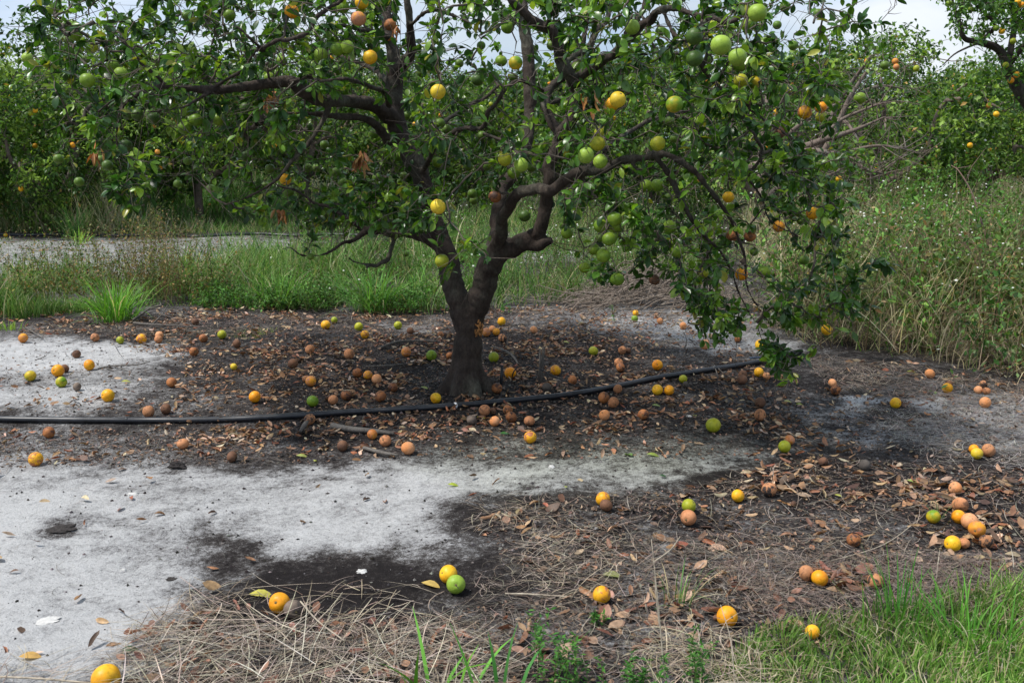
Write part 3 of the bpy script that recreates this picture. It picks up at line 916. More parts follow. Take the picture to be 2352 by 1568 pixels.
# ================================================================== MAIN TREE
# limbs traced as (x, y, distance, width in picture units)
def limb(rows, k=5):
    R = spline(rows, k)
    P = at(R[:, 0], R[:, 1], R[:, 2])
    wd_ = R[:, 3]; rad = np.maximum(np.where(wd_ < 40, wd_ * .88, wd_ * .97), 1.5) * R[:, 2] / (2 * F)
    return P, rad
LIMBS = [
 [(1070,925,5.86,84),(1071,880,5.86,74),(1074,830,5.86,66),(1076,780,5.87,63),(1078,745,5.88,64),(1077,705,5.9,66)],
 # left fork
 [(1072,765,5.88,52),(1057,705,5.88,57),(1044,665,5.9,56),(1036,640,5.9,55),(1028,590,5.92,51),(1006,535,5.95,46),(985,465,6.0,45),(965,400,6.02,46),(935,340,6.05,46),(912,290,6.08,44),(905,230,6.1,42),(907,165,6.12,40),(903,125,6.14,34),(893,90,6.15,29),(888,40,6.18,27),(883,-20,6.2,24),(860,-110,6.3,17),(850,-200,6.4,10)],
 [(905,175,6.12,28),(928,148,6.05,29),(945,118,6.0,26),(942,70,5.95,22),(938,20,5.9,19),(925,-60,5.9,14),(940,-160,5.8,8)],
 # left big limb
 [(912,285,6.08,38),(890,262,6.0,40),(845,238,5.85,35),(790,232,5.7,33),(735,230,5.55,34),(700,212,5.45,36),(668,188,5.4,35),(620,192,5.35,27),(560,200,5.3,25),(500,207,5.2,22),(440,204,5.1,19),(385,198,5.0,16),(320,212,4.95,12),(262,230,4.9,8),(215,265,4.9,5)],
 [(895,330,6.06,26),(868,292,5.95,24),(835,272,5.85,20),(780,268,5.75,17),(720,262,5.7,13),(650,262,5.7,8),(590,285,5.75,5)],
 [(757,246,5.6,16),(735,290,5.55,15),(703,337,5.5,13),(668,373,5.5,12),(633,415,5.5,11),(575,450,5.5,8),(520,470,5.5,5)],
 [(655,190,5.4,14),(705,178,5.2,12),(740,185,5.0,11),(790,178,4.95,12),(850,195,5.3,14),(895,240,5.9,16)],
 [(485,205,5.2,13),(545,165,5.1,11),(590,115,5.0,11),(640,95,4.95,13),(700,70,4.95,14),(745,30,4.95,13),(790,-10,5.0,12),(840,-60,5.2,10)],
 [(605,118,5.0,9),(575,85,4.9,9),(530,66,4.9,8),(480,64,4.9,7),(440,85,4.85,5),(405,130,4.85,3)],
 [(385,198,5.0,12),(340,160,4.9,10),(295,110,4.9,9),(250,75,4.9,7),(200,30,5.0,5)],
 [(330,205,4.95,8),(290,245,4.9,7),(255,290,4.9,5),(232,330,4.9,3)],
 [(300,215,4.95,6),(275,270,4.85,7),(272,340,4.8,7),(300,375,4.8,6),(335,410,4.8,5),(352,445,4.8,4),(330,480,4.8,3)],
 [(500,207,5.2,10),(430,240,5.0,9),(330,262,4.9,7),(250,275,4.9,5),(180,292,4.9,3)],
 # low left branch
 [(1000,560,5.95,30),(965,545,5.9,28),(920,538,5.8,22),(868,536,5.65,18),(815,547,5.5,13),(765,578,5.4,10),(712,591,5.3,8),(660,572,5.3,6),(622,557,5.3,4)],
 [(908,542,5.8,14),(897,585,5.7,13),(868,614,5.65,12),(835,610,5.6,9),(790,592,5.55,6),(740,590,5.5,4)],
 [(866,537,5.65,14),(815,515,5.6,14),(765,478,5.6,13),(725,468,5.6,12),(690,440,5.6,9),(648,425,5.6,8),(600,400,5.6,5)],
 [(850,612,5.6,6),(800,640,5.55,5),(760,650,5.5,3)],
 # back limbs
 [(935,330,6.1,16),(985,300,6.5,15),(1040,262,6.9,13),(1090,235,7.2,11),(1150,200,7.4,8)],
 [(960,415,6.05,14),(1000,345,5.8,15),(1050,300,5.6,16),(1110,285,5.4,14),(1140,235,5.3,13),(1170,190,5.3,12),(1205,182,5.5,11),(1250,205,5.9,8)],
 # right fork
 [(1080,765,5.88,52),(1095,705,5.86,57),(1104,670,5.85,57),(1113,640,5.84,58),(1129,597,5.82,60),(1152,572,5.8,52),(1175,567,5.79,46),(1205,562,5.76,42),(1228,549,5.74,41),(1239,512,5.72,37),(1252,459,5.7,35),(1263,405,5.68,36),(1273,350,5.66,35),(1285,310,5.64,32),(1308,275,5.6,31),(1325,240,5.58,30),(1322,200,5.55,31),(1305,160,5.5,33),(1285,125,5.45,31),(1258,70,5.4,27),(1225,42,5.35,24),(1185,15,5.3,20),(1160,-40,5.3,16),(1140,-120,5.4,10)],
 [(1215,562,5.76,38),(1238,559,5.72,32),(1254,553,5.7,24),(1261,552,5.7,19)],
 [(1285,310,5.66,26),(1262,260,5.75,24),(1262,215,5.85,22),(1300,165,5.9,22),(1330,120,5.95,18),(1345,50,6.0,14),(1360,-60,6.1,10)],
 [(1128,590,5.8,44),(1134,540,5.85,36),(1143,475,5.95,31),(1165,425,6.0,31),(1196,365,6.1,32),(1212,300,6.2,33),(1216,230,6.25,33),(1217,150,6.3,33),(1210,75,6.35,30),(1203,0,6.4,26),(1200,-90,6.5,16)],
 [(1134,585,5.78,42),(1146,545,5.7,34),(1151,505,5.6,31),(1166,470,5.45,31),(1195,446,5.3,31),(1235,438,5.2,30),(1280,428,5.1,31),(1312,402,5.05,29),(1360,388,5.0,26),(1415,378,4.95,23),(1466,360,4.9,20),(1520,350,4.85,18),(1570,372,4.85,17),(1612,418,4.85,15),(1650,470,4.9,13),(1682,520,4.95,12),(1710,590,5.0,10),(1722,660,5.05,8),(1760,730,5.1,6),(1790,790,5.1,4)],
 [(1500,352,4.85,14),(1540,405,4.9,17),(1563,455,4.9,16),(1600,510,4.95,13),(1650,580,5.1,10),(1690,660,5.2,8),(1740,740,5.3,6),(1775,810,5.4,4)],
 [(1318,195,5.55,26),(1350,160,5.4,28),(1395,128,5.25,27),(1440,95,5.1,26),(1478,60,5.0,24),(1510,25,4.9,20),(1560,20,4.8,17),(1620,42,4.7,16),(1665,55,4.6,14),(1720,35,4.6,9),(1770,5,4.6,6)],
 [(1322,180,5.6,24),(1375,150,5.7,22),(1420,120,5.8,20),(1450,70,5.9,17),(1470,20,6,13),(1500,-60,6.1,9)],
 [(1290,150,5.5,20),(1340,110,5.6,19),(1385,60,5.7,17),(1400,10,5.8,14),(1430,-80,5.9,9)],
 [(1525,30,4.85,12),(1545,80,4.8,13),(1590,112,4.75,14),(1635,172,4.75,14),(1673,220,4.75,14),(1708,262,4.75,13),(1735,300,4.75,12),(1745,352,4.8,11),(1727,402,4.85,10),(1752,455,4.9,9),(1780,512,4.9,8),(1827,548,4.9,7),(1870,575,4.9,4)],
 [(1683,232,4.75,9),(1725,250,4.7,10),(1775,285,4.65,9),(1832,315,4.65,8),(1846,352,4.65,6),(1870,400,4.7,4)],
 [(1680,238,4.75,7),(1735,240,4.7,7),(1790,246,4.65,7),(1850,266,4.6,6),(1910,310,4.6,4)],
 [(1715,200,4.75,6),(1790,192,4.7,7),(1860,190,4.65,6),(1915,208,4.6,4)],
 [(1615,160,4.75,9),(1620,110,4.7,10),(1612,60,4.7,9),(1640,0,4.7,7),(1680,-60,4.8,5)],
 [(1740,350,4.8,8),(1760,400,4.8,7),(1790,450,4.75,6),(1800,510,4.7,5),(1812,440,4.7,3)],
 [(1800,545,4.9,6),(1850,500,4.8,6),(1890,480,4.75,5),(1930,462,4.7,3)],
 [(1700,600,5.0,8),(1760,640,4.9,7),(1815,690,4.9,6),(1860,740,5.1,5),(1885,790,5.2,3)],
 [(1640,560,5.1,8),(1600,640,5.3,7),(1590,700,5.5,6),(1575,760,5.7,4)],
 [(1330,400,5.05,13),(1370,450,5.0,10),(1385,480,4.95,7),(1392,560,4.9,4)],
 [(1450,370,4.9,10),(1480,420,4.9,8),(1495,500,4.9,7),(1520,570,4.9,5),(1500,620,4.9,4)],
 [(1255,72,5.4,14),(1262,30,5.2,14),(1300,-10,5.0,12),(1380,-30,4.8,9)],
 [(1880,50,4.7,3),(1820,70,4.7,5),(1760,90,4.7,6),(1700,120,4.7,7),(1660,160,4.75,8)],
 [(1340,400,5.1,14),(1400,330,5.8,13),(1470,290,6.5,11),(1560,260,7.1,8),(1640,250,7.5,5)],
 [(1000,500,6.0,14),(940,430,6.6,12),(860,400,7.1,9),(760,380,7.5,6)],
 [(1216,250,6.25,16),(1290,230,6.9,13),(1380,200,7.4,9),(1460,190,7.8,6)],
 [(906,200,6.1,18),(840,150,6.6,14),(760,120,7.1,10),(660,110,7.6,6)],
 [(1200,360,6.1,12),(1150,320,6.7,10),(1090,300,7.3,7),(1040,310,7.7,4)],
 [(893,85,6.15,14),(830,70,5.6,12),(760,60,5.2,9),(700,90,4.9,6)],
 [(940,60,5.95,11),(990,20,5.5,12),(1040,40,5.2,10),(1090,70,5.0,8),(1110,90,4.9,5)],
]
tree_base = at(1072, 908, 5.88); tree_base[2] = 0
tree = empty("orange_tree", tree_base)
tag(tree, "spreading orange tree with forked dark trunk and many green fruit in the clearing", "tree")
TB = np.array(tree_base)

mb = MB(); nodes = []; nrad = []
for li, rows in enumerate(LIMBS):
    P, R = limb(rows, 5)
    n = 18 if R[0] > .05 else 12 if R[0] > .02 else 8
    # knobbly growth
    R = R * (1 + (vnoise(np.arange(len(R)) * .8 + li * 7, np.full(len(R), li * 3.3)) - .5) * .22)
    if li > 5: P = P + (np.stack([vnoise(np.arange(len(R)) * .35 + 5 * li + 40 * q, np.full(len(R), 2. * q)) for q in range(3)], -1) - .5) * .035 * np.minimum(1, np.arange(len(R)) / 6)[:, None]
    mb.tube(P - TB, R, n)
    sel = slice(6 if R[0] > .08 else 1, None)
    if not (li == 0):
        nodes.append(P[sel]); nrad.append(R[sel])
# root flare: buttresses
b0 = np.array([0, 0, 0.]); 
for k, (az, ln, w) in enumerate([(-1.95, .14, .085), (-1.1, .15, .07), (-2.75, .17, .075), (-.25, .17, .07), (.7, .17, .07), (1.7, .17, .08), (2.7, .15, .07), (-1.55, .12, .05)]):
    d = np.array([math.cos(az), math.sin(az), 0])
    pts = spline([(*(d[:2] * .05), .34, .028), (*(d[:2] * .068), .20, w * .36), (*(d[:2] * .092), .10, w * .50), (*(d[:2] * ln * .80), .025, w * .62), (*(d[:2] * (ln + .01)), -.07, w * .62)], 5)
    mb.tube(pts[:, :3], pts[:, 3], 12)
trunk = mb.build("trunk", M_BARK, tree)
m = trunk.modifiers.new("fuse", 'REMESH'); m.mode = 'VOXEL'; m.voxel_size = .0095; m.use_smooth_shade = True
m = trunk.modifiers.new("soften", 'SMOOTH'); m.factor = .5; m.iterations = 3
tx = bpy.data.textures.new("bark_relief", 'CLOUDS'); tx.noise_scale = .05; tx.noise_depth = 3
m = trunk.modifiers.new("relief", 'DISPLACE'); m.texture = tx; m.strength = .014; m.mid_level = .5; m.texture_coords = 'LOCAL'

# torn wound on the right of the trunk
mb = MB()
wc = at(1100, 756, 5.80) - TB
for q in range(46):
    a = rng.uniform(0, 2 * PI); rr = rng.random() ** .6
    p = wc + np.array([math.cos(a) * .024 * rr, 0.004 - .012 * (1 - rr), math.sin(a) * .05 * rr])
    L = rng.uniform(.012, .035); d = np.array([rng.normal(0, .35), -.25 * rng.random(), rng.choice([-1, 1]) * 1.0]); d /= np.linalg.norm(d)
    mb.tube([p - d * L / 2, p, p + d * L / 2 + [0, -.004, 0]], [.002, .005, .0012], 5)
mb.build("bark_wound", mat_plain("torn_wood", (.30, .14, .045), .7, .3, .7, 90, .003), tree)

# ------------------------------------------------ growth of twigs
def grow(nodes, nrad, targets, jitter=.12, sag=.12, step=.09, stiff=.35, maxr=.02):
    """joins every target to the nearest wood; returns paths (points, radii) and the end direction"""
    nodes = [np.asarray(n) for n in nodes]
    P = np.concatenate(nodes); R = np.concatenate(nrad)
    par = np.full(len(P), -1); D = np.zeros_like(P)
    o = 0
    for n in nodes:
        D[o:o + len(n)] = norm(np.gradient(n, axis=0)); o += len(n)
    nsk = len(P)
    d0 = np.array([np.min(np.sum((P - t) ** 2, 1)) for t in targets])
    order = np.argsort(d0)
    cap = nsk + len(targets) * 14
    PP = np.zeros((cap, 3)); PP[:nsk] = P; DD = np.zeros((cap, 3)); DD[:nsk] = D
    PA = np.full(cap, -1); cnt = np.zeros(cap); n = nsk; paths = []
    for ti in order:
        t = targets[ti]
        d2 = np.sum((PP[:n] - t) ** 2, 1)
        i = int(np.argmin(d2 * (1 + .25 * (np.arange(n) < nsk) * 0)))
        a = PP[i]; L = math.sqrt(d2[i])
        if L < .02: continue
        dirn = (t - a) / L
        c1 = a + (DD[i] * stiff + dirn * (1 - stiff) + rng.normal(0, jitter, 3)) * L * .4
        c2 = t - (dirn + np.array([0, 0, sag * rng.uniform(-1.6, .6) * 2]) + rng.normal(0, jitter * 2, 3)) * L * .35
        k = int(max(3, min(12, L / step + 2)))
        u = np.linspace(0, 1, k + 1)[:, None]
        pts = (1 - u) ** 3 * a + 3 * (1 - u) ** 2 * u * c1 + 3 * (1 - u) * u * u * c2 + u ** 3 * t
        wob = rng.normal(0, .006 + .02 * L * jitter, pts.shape); wob[0] = 0
        pts = pts + wob
        ids = [i]
        for q in range(1, k + 1):
            PP[n] = pts[q]; v = pts[q] - pts[q - 1]; DD[n] = v / (np.linalg.norm(v) + 1e-9); PA[n] = ids[-1]; ids.append(n); n += 1
        paths.append((ti, ids))
    for ti, ids in paths: cnt[ids[-1]] += 1
    for j in range(n - 1, nsk - 1, -1):
        if PA[j] >= 0: cnt[PA[j]] += cnt[j]
    out = []
    for ti, ids in paths:
        c = cnt[ids[1:]]
        r = .0013 + .00115 * c ** .5
        r = np.minimum(r, maxr)
        r = np.concatenate([[r[0] * 1.05], r]); r[-1] = .001
        out.append((ti, PP[ids], r))
    return out, PP[:n]

# crown outline in the picture: lower edge of the foliage along x
LOW = np.array([(40,150),(80,170),(130,230),(180,270),(215,400),(260,470),(330,500),(365,440),(400,330),(450,440),(520,480),(600,520),(680,530),(740,540),(800,520),(850,530),(900,540),(960,640),(1040,650),(1070,560),(1120,520),(1180,480),(1260,470),(1300,560),(1360,640),(1430,665),(1500,680),(1560,700),(1600,760),(1680,780),(1740,800),(1800,870),(1830,800),(1900,780),(1960,770),(1985,740),(1960,640),(1930,540),(1935,420),(1990,330),(1980,240),(1940,150),(1960,60)], float)
def low(x): return np.interp(x, LOW[:37, 0], LOW[:37, 1])
def right_edge(y): return np.interp(y, [-300, -60, 40, 60, 120, 230, 330, 450, 560, 680, 800, 880], [1880, 1930, 1960, 1950, 1900, 1960, 1985, 1930, 1940, 1985, 1960, 1840])
T = []
def want(n, x0, x1, y0, y1, Y0, Y1, f=None):
    c = 0
    while c < n:
        x = rng.uniform(x0, x1); y = rng.uniform(y0, y1); Yd = rng.uniform(Y0, Y1)
        if f is not None and not f(x, y): continue
        if y > low(x) - 8 or x > right_edge(y): continue
        # holes through the crown
        h = fbm(x / 95 + 3, y / 95, 2)
        if h < .45 and rng.random() < .85: continue
        if rng.random() < .5 and fbm(x / 40, y / 40 + Yd * 2, 2) < .45: continue
        p = at(x, y, Yd)
        T.append(p); c += 1
want(360, 70, 880, -40, 330, 4.9, 6.0)
want(270, 380, 900, 180, 520, 5.4, 7.2)
want(260, 100, 880, -40, 300, 6.0, 7.4)
want(60, 200, 420, 200, 500, 4.6, 5.1)
want(150, 400, 960, 300, 540, 5.0, 6.9)
want(60, 560, 960, 400, 600, 5.2, 6.6)
want(90, 860, 1290, -40, 420, 4.7, 5.6, lambda x, y: rng.random() < .6 or not (860 < x < 960 or 1180 < x < 1300))
want(380, 850, 1320, -40, 480, 6.3, 8.0)
want(35, 940, 1075, 260, 640, 4.9, 5.6)
want(310, 1290, 1900, -40, 420, 4.3, 5.6)
want(250, 1290, 1960, -20, 500, 5.4, 7.6)
want(130, 1280, 1700, 380, 690, 4.6, 6.2)
want(115, 1560, 1985, 320, 740, 4.5, 5.9)
want(26, 1640, 1960, 700, 870, 4.9, 5.6)
want(22, 1900, 1990, 0, 700, 4.6, 5.4)
for _ in range(8): T.append(at(rng.normal(1800, 34), rng.uniform(720, 885), rng.uniform(4.85, 5.25)))
for _ in range(16): T.append(at(rng.normal(1630, 35), rng.uniform(690, 780), rng.uniform(5.3, 5.7)))
# the crown above the picture
for _ in range(220):
    a = rng.uniform(0, 2 * PI); r = rng.random() ** .5 * 2.3
    x = -.2 + r * math.cos(a) * 1.05; y = 5.9 + r * math.sin(a) * .8; z = rng.uniform(2.35, 3.05) - .12 * r * r
    T.append(np.array([x, y, z]))
T = np.array(T)
# named sprays seen in the photograph
SPRAY = [(940,225,4.6),(1228,212,4.5),(1258,262,4.6),(1100,570,4.9),(1105,600,4.8),(1118,590,4.8),(1020,640,5.1),(1010,655,5.1),(250,430,4.8),(285,440,4.7),(320,425,4.7),(300,465,4.8),(1815,858,4.9),(1808,880,4.9),(1790,830,5.0),(1790,800,5.0),(1935,765,5.0),(1960,715,4.9),(1975,710,4.9),(1968,650,4.9),(1970,632,4.9),(2015,600,4.9),(2040,610,4.9),(1950,460,4.7),(1620,730,5.5),(1640,715,5.4),(1700,735,5.4),(1600,715,5.5),(1980,45,4.7),(1965,60,4.7),(1945,25,4.7),(60,20,5),(90,60,5),(100,30,5),(150,80,5),(40,190,4.9),(120,170,4.9),(130,215,4.8),(110,140,4.9),(2000,705,4.9)]
T = np.concatenate([T, [at(*s) for s in SPRAY]])

HANG = [l.split() for l in HANG_TXT.strip().splitlines()]
HANG = [(float(a), float(b), float(c), k) for a, b, c, k in HANG]
HANG.sort(key=lambda r: -r[2])
rs = np.random.default_rng(31)
for x0, x1, y0, y1, n_ in ((120, 860, 20, 430, 26), (900, 1320, 60, 430, 14), (1340, 1850, 60, 560, 16)):
    for _ in range(n_): HANG.append((rs.uniform(x0, x1), rs.uniform(y0, y1), rs.uniform(18, 24), 'd'))
hp = []
for x, y, d, k in HANG:
    Yd = float(np.clip(F * .070 / d, 3.6, 7.4))
    if (x, y) == (713, 589): Yd = 5.25
    if y > 430 and x > 1280: Yd = float(np.clip(Yd, 4.4, 5.5))
    p = at(x, y, Yd); D = d / F * Yd * 1.0
    hp.append((p, D, k))
FT = np.array([p + [0, 0, D * .5 + .012] for p, D, k in hp])
# one extra cluster of leaves by most fruit
nearT = np.array([p + rng.normal(0, .06, 3) + [0, .05, .10] for p, D, k in hp if rng.random() < .75])
allT = np.concatenate([T, nearT, FT])
paths, _ = grow(nodes, nrad, allT)
mb = MB(); lp, ld, lc = [], [], []
isfruit = len(T) + len(nearT)
for ti, P, R in paths:
    mb.tube(P - TB, R, 5 if R[0] > .004 else 4, cap=False)
    if ti >= isfruit: 
        n = rng.integers(1, 4)
    else: n = rng.integers(9, 16)
    seg = np.diff(P, axis=0); L = np.concatenate([[0], np.cumsum(np.linalg.norm(seg, axis=1))])
    s0 = max(0, L[-1] - .26)
    s = L[-1] - (rng.random(n) ** 1.3) * (L[-1] - s0); 
    if ti < isfruit: s[:2] = L[-1]
    for q in s:
        j = min(len(seg) - 1, np.searchsorted(L, q) - 1 if q > 0 else 0)
        f = (q - L[j]) / max(1e-6, L[j + 1] - L[j])
        lp.append(P[j] + seg[j] * f); ld.append(seg[j] / (np.linalg.norm(seg[j]) + 1e-9)); lc.append(ti)
# bare dead twiglets sticking out
for q in range(2600):
    ti, P, R = paths[rng.integers(len(paths))]
    a = P[rng.integers(len(P))]; d = norm(rng.normal(0, 1, 3) + [0, 0, -.55]); L = rng.uniform(.06, .34)
    k = a + d * L * .5 + rng.normal(0, .012, 3)
    mb.tube([a - TB, k - TB, a + d * L + rng.normal(0, .02, 3) - TB], [.0018, .0014, .0006], 4, cap=False)
twigs = mb.build("branchwork", M_TWIG, tree)
lp = np.array(lp); ld = np.array(ld); lc = np.array(lc)
def proj(P):
    q = P - np.array([0, 0, CAM_H]); dep = q[:, 1] * CT - q[:, 2] * ST
    return 1176 + F * q[:, 0] / dep, 784 - F * (q[:, 1] * ST + q[:, 2] * CT) / dep, dep
lx, ly, ldp = proj(lp); keep = np.ones(len(lp), bool); rr_ = rng.random(len(lp))
for p_, D_, k_ in hp:       # fruit that is in the open on its branch
    a_, b_, c_ = (v[0] for v in proj(p_[None])); R_ = D_ / 2 * F / c_
    keep &= ~((np.hypot(lx - a_, ly - b_) < R_ * 1.5) & (ldp < c_) & (rr_ < .95))
for li, rows in enumerate(LIMBS):
    if rows[0][3] < 11: continue
    R4 = spline(rows, 4); 
    for x_, y_, Y_, w_ in R4:
        if w_ > 8: keep &= ~((np.hypot(lx - x_, ly - y_) < w_ * .62) & (ldp < Y_) & (rr_ < (.8 if rows[0][0] < 1000 else .6)))
lp, ld, lc = lp[keep], ld[keep], lc[keep]
n = len(lp)
print("main tree leaves", n, "paths", len(paths))
out = norm(rng.normal(0, 1, (n, 3)))
d = norm(ld * .7 + out * .85 + np.array([0, 0, -.18]))
up = norm(np.array([0, 0, 1.0]) + rng.normal(0, .45, (n, 3)))
L = rng.uniform(.034, .07, n) * np.where(rng.random(n) < .15, .7, 1)
W = L * rng.uniform(.42, .58, n)
fold = rng.uniform(.1, .5, n); bend = rng.uniform(-.1, .9, n)
clc = rng.random(len(allT) + 1)[lc]          # every spray keeps to one age of leaf
old = np.array([.028, .08, .014]); mid = np.array([.07, .165, .018]); new = np.array([.19, .32, .035]); yel = np.array([.34, .34, .05])
col = np.where((clc < .38)[:, None], old, np.where((clc < .78)[:, None], mid, new))
col = col * (1 + (rng.random((n, 1)) - .5) * .6) * (1 + (rng.random((n, 3)) - .5) * .2)
yy = rng.random(n) < .022; col[yy] = yel * rng.uniform(.6, 1.1, (yy.sum(), 1))
crown = link("crown", leaf_mesh("crown", lp + d * .004 - TB, d, up, L, W, fold, bend, np.clip(col, 0, 1)), M_LEAF, tree)

# withered brown leaf bunches still hanging
WITH = [(228,345,4.8),(830,360,5.6),(905,60,5.9),(1378,225,5.2),(1345,215,5.3),(620,225,5.5),(1690,225,5.0),(645,485,5.6),(860,455,5.8),(825,365,5.6)]
for x, y, Yd in WITH:
    c = at(x, y, Yd); k = 5 if (x, y) in ((1378,225),(1345,215),(860,455)) else 11
    wp = c + rng.normal(0, .018, (k, 3)); wd = np.column_stack([rng.normal(0, .35, k), rng.normal(0, .35, k), -np.ones(k)])
    wl = leaf_mesh("withered_foliage", wp - TB, wd, rng.normal(0, 1, (k, 3)) + .01, rng.uniform(.05, .08, k), rng.uniform(.02, .035, k), np.zeros(k), rng.uniform(-.8, .8, k), pick([(.42,.19,.06),(.3,.13,.05),(.5,.27,.11)], k), rng.uniform(.006, .014, k))
    link("withered_foliage", wl, M_DEADLEAF, tree)

rest = None
for i, (p, D, k) in enumerate(hp):
    r = (rng.normal(0, .35), rng.normal(0, .35), rng.uniform(0, 6.28))
    if i < 99:
        fruit("orange", Vector(p - TB), D, k, tree, r, button=True, k=i)
    else:
        if rest is None: rest = MB(); 
        me = FM[0]
        V = np.zeros(len(me.vertices) * 3, np.float32); me.vertices.foreach_get("co", V)
        V = V.reshape(-1, 3) * (D / .07) + (p - TB)
        fs = {3: [], 4: []}
        for pl in me.polygons: fs[len(pl.vertices)].append(tuple(pl.vertices))
        rest.add(V, fs[4]); rest.P[3].append(np.array(fs[3]) + rest.n - len(V))
ro = rest.build("orange", M_FRUIT, tree)
ca, cb, mx_, cr, ra, rough_, ms = KIND['g']
ro["ca"] = [.10, .19, .02]; ro["cb"] = [.10, .16, .02]; ro["cr"] = list(cr); ro["mixab"] = 1.0; ro["rot"] = .1; ro["rough"] = .45
ro["kind"] = "stuff"
# ================================================================== FALLEN FRUIT
balls = []
for i, line in enumerate(FALLEN_TXT.strip().splitlines()):
    a, label = line.split("|"); x, y, d, k = a.split(); x, y, d = float(x), float(y), float(d)
    p, D = place_px(x, y, d, .90 if k in 'nkx' else .93)
    rot = None
    r = None
    if (x, y) == (642, 1384): rot = (math.radians(62), 0, math.radians(-12))
    if (x, y) == (1047, 1341): rot = (math.radians(70), math.radians(10), 0)
    o = fruit("orange", Vector(p), D, k, None, rot, button=True, k=i)
    tag(o, label, "orange", "fallen oranges on the orchard floor")
    if (x, y) == (1047, 1341):
        mb = MB(); mb.tube([(0, 0, .030), (.003, -.002, .043), (.010, -.006, .062)], [.0014, .0012, .0012], 6)
        mb.build("stem", M_BARK, o)
    balls.append((p[0], p[1], D / 2))
balls = np.array(balls)
def clear(P, m=1.0, e=0.0):
    """mask of points not inside a fruit"""
    ok = np.ones(len(P), bool)
    for bx, by, br in balls: ok &= np.hypot(P[:, 0] - bx, P[:, 1] - by) > br * m + e
    return ok

HOSE_PTS = [(-260,958),(-120,960),(0,962),(150,964),(290,965),(480,964),(600,959),(700,953),(800,946),(900,941),(1045,931),(1200,917),(1310,905),(1420,886),(1500,869),(1600,853),(1700,838),(1775,824),(1812,813),(1840,806)]
_hs = spline(HOSE_PTS, 8); _hg = on(_hs[:, 0], _hs[:, 1], .018)[:, :2]
def off_hose(P, w):
    d = np.full(len(P), 9.0)
    for q in _hg: d = np.minimum(d, np.hypot(P[:, 0] - q[0], P[:, 1] - q[1]))
    return (d > w) | (rng.random(len(P)) < .06)
# ================================================================== LEAF LITTER
LEAFCOL = [(.30,.16,.08), (.20,.11,.06), (.38,.25,.15), (.10,.062,.042), (.48,.36,.25), (.24,.09,.045)]
def litter(poly, n, Ls=(.024, .060), cols=LEAFCOL, w=(3, 3, 2.5, 2, 1.2, 1.5), flat=.25, clump=True, zoff=0.0):
    P = scatter(poly, int(n * (2.2 if clump else 1)))
    if clump:
        f = fbm(P[:, 0] * 4 + 9, P[:, 1] * 4, 4); P = P[np.argsort(-f + rng.random(len(P)) * .45)][:n]
    P = P[clear(P + [0, .02, 0], 1.0, .016)]; P = P[off_hose(P, .04)]
    n = len(P)
    a = rng.uniform(0, 2 * PI, n)
    d = np.stack([np.cos(a), np.sin(a), rng.normal(0, .16, n)], -1)
    up = norm(np.stack([rng.normal(0, .5, n), rng.normal(0, .5, n), np.ones(n)], -1))
    L = rng.uniform(*Ls, n); W = L * rng.uniform(.4, .58, n)
    fl = rng.random(n) < flat
    roll = np.where(fl, rng.uniform(.02, .06, n), rng.uniform(.0042, .010, n))
    flip = rng.random(n) < .35
    up = np.where(flip[:, None], -up, up)
    bend = rng.uniform(-.9, .9, n)
    base = P + np.stack([-d[:, 0] * L / 2, -d[:, 1] * L / 2, np.where(fl, .004, .006) + np.where(flip, .010, 0) + rng.random(n) * .008 + zoff], -1)
    return base, d, up, L, W, np.zeros(n), bend, pick(cols, n, w, .35, .1), roll
def build_litter(name, sets, label):
    cat = [np.concatenate(z) for z in zip(*sets)]
    base, d, up, L, W, fold, bend, col, roll = cat
    me = leaf_mesh(name, base, d, up, L, W, fold, bend, col, roll)
    o = link(name, me, M_DEADLEAF); tag(o, label, kind="stuff"); return o
UNDER = [(430,880),(400,830),(300,800),(240,770),(40,768),(60,745),(230,722),(620,716),(1000,722),(1260,706),(1500,715),(1600,760),(1800,830),(1850,900),(1900,1000),(1870,1040),(1600,1060),(1300,1060),(1150,1065),(1000,1050),(760,1050),(560,1060),(430,1050),(340,1010),(330,960)]
CORE = [(560,800),(900,770),(1250,760),(1480,790),(1600,850),(1800,900),(1850,1000),(1800,1040),(1650,940),(1450,1000),(1250,1000),(1000,1010),(760,1040),(560,1040),(430,1020),(500,960),(620,900)]
RIGHTB = [(1560,1130),(1860,1050),(2352,1070),(2450,1300),(2300,1400),(1900,1360),(1500,1420),(1250,1330),(1150,1280),(1080,1200),(1250,1150)]
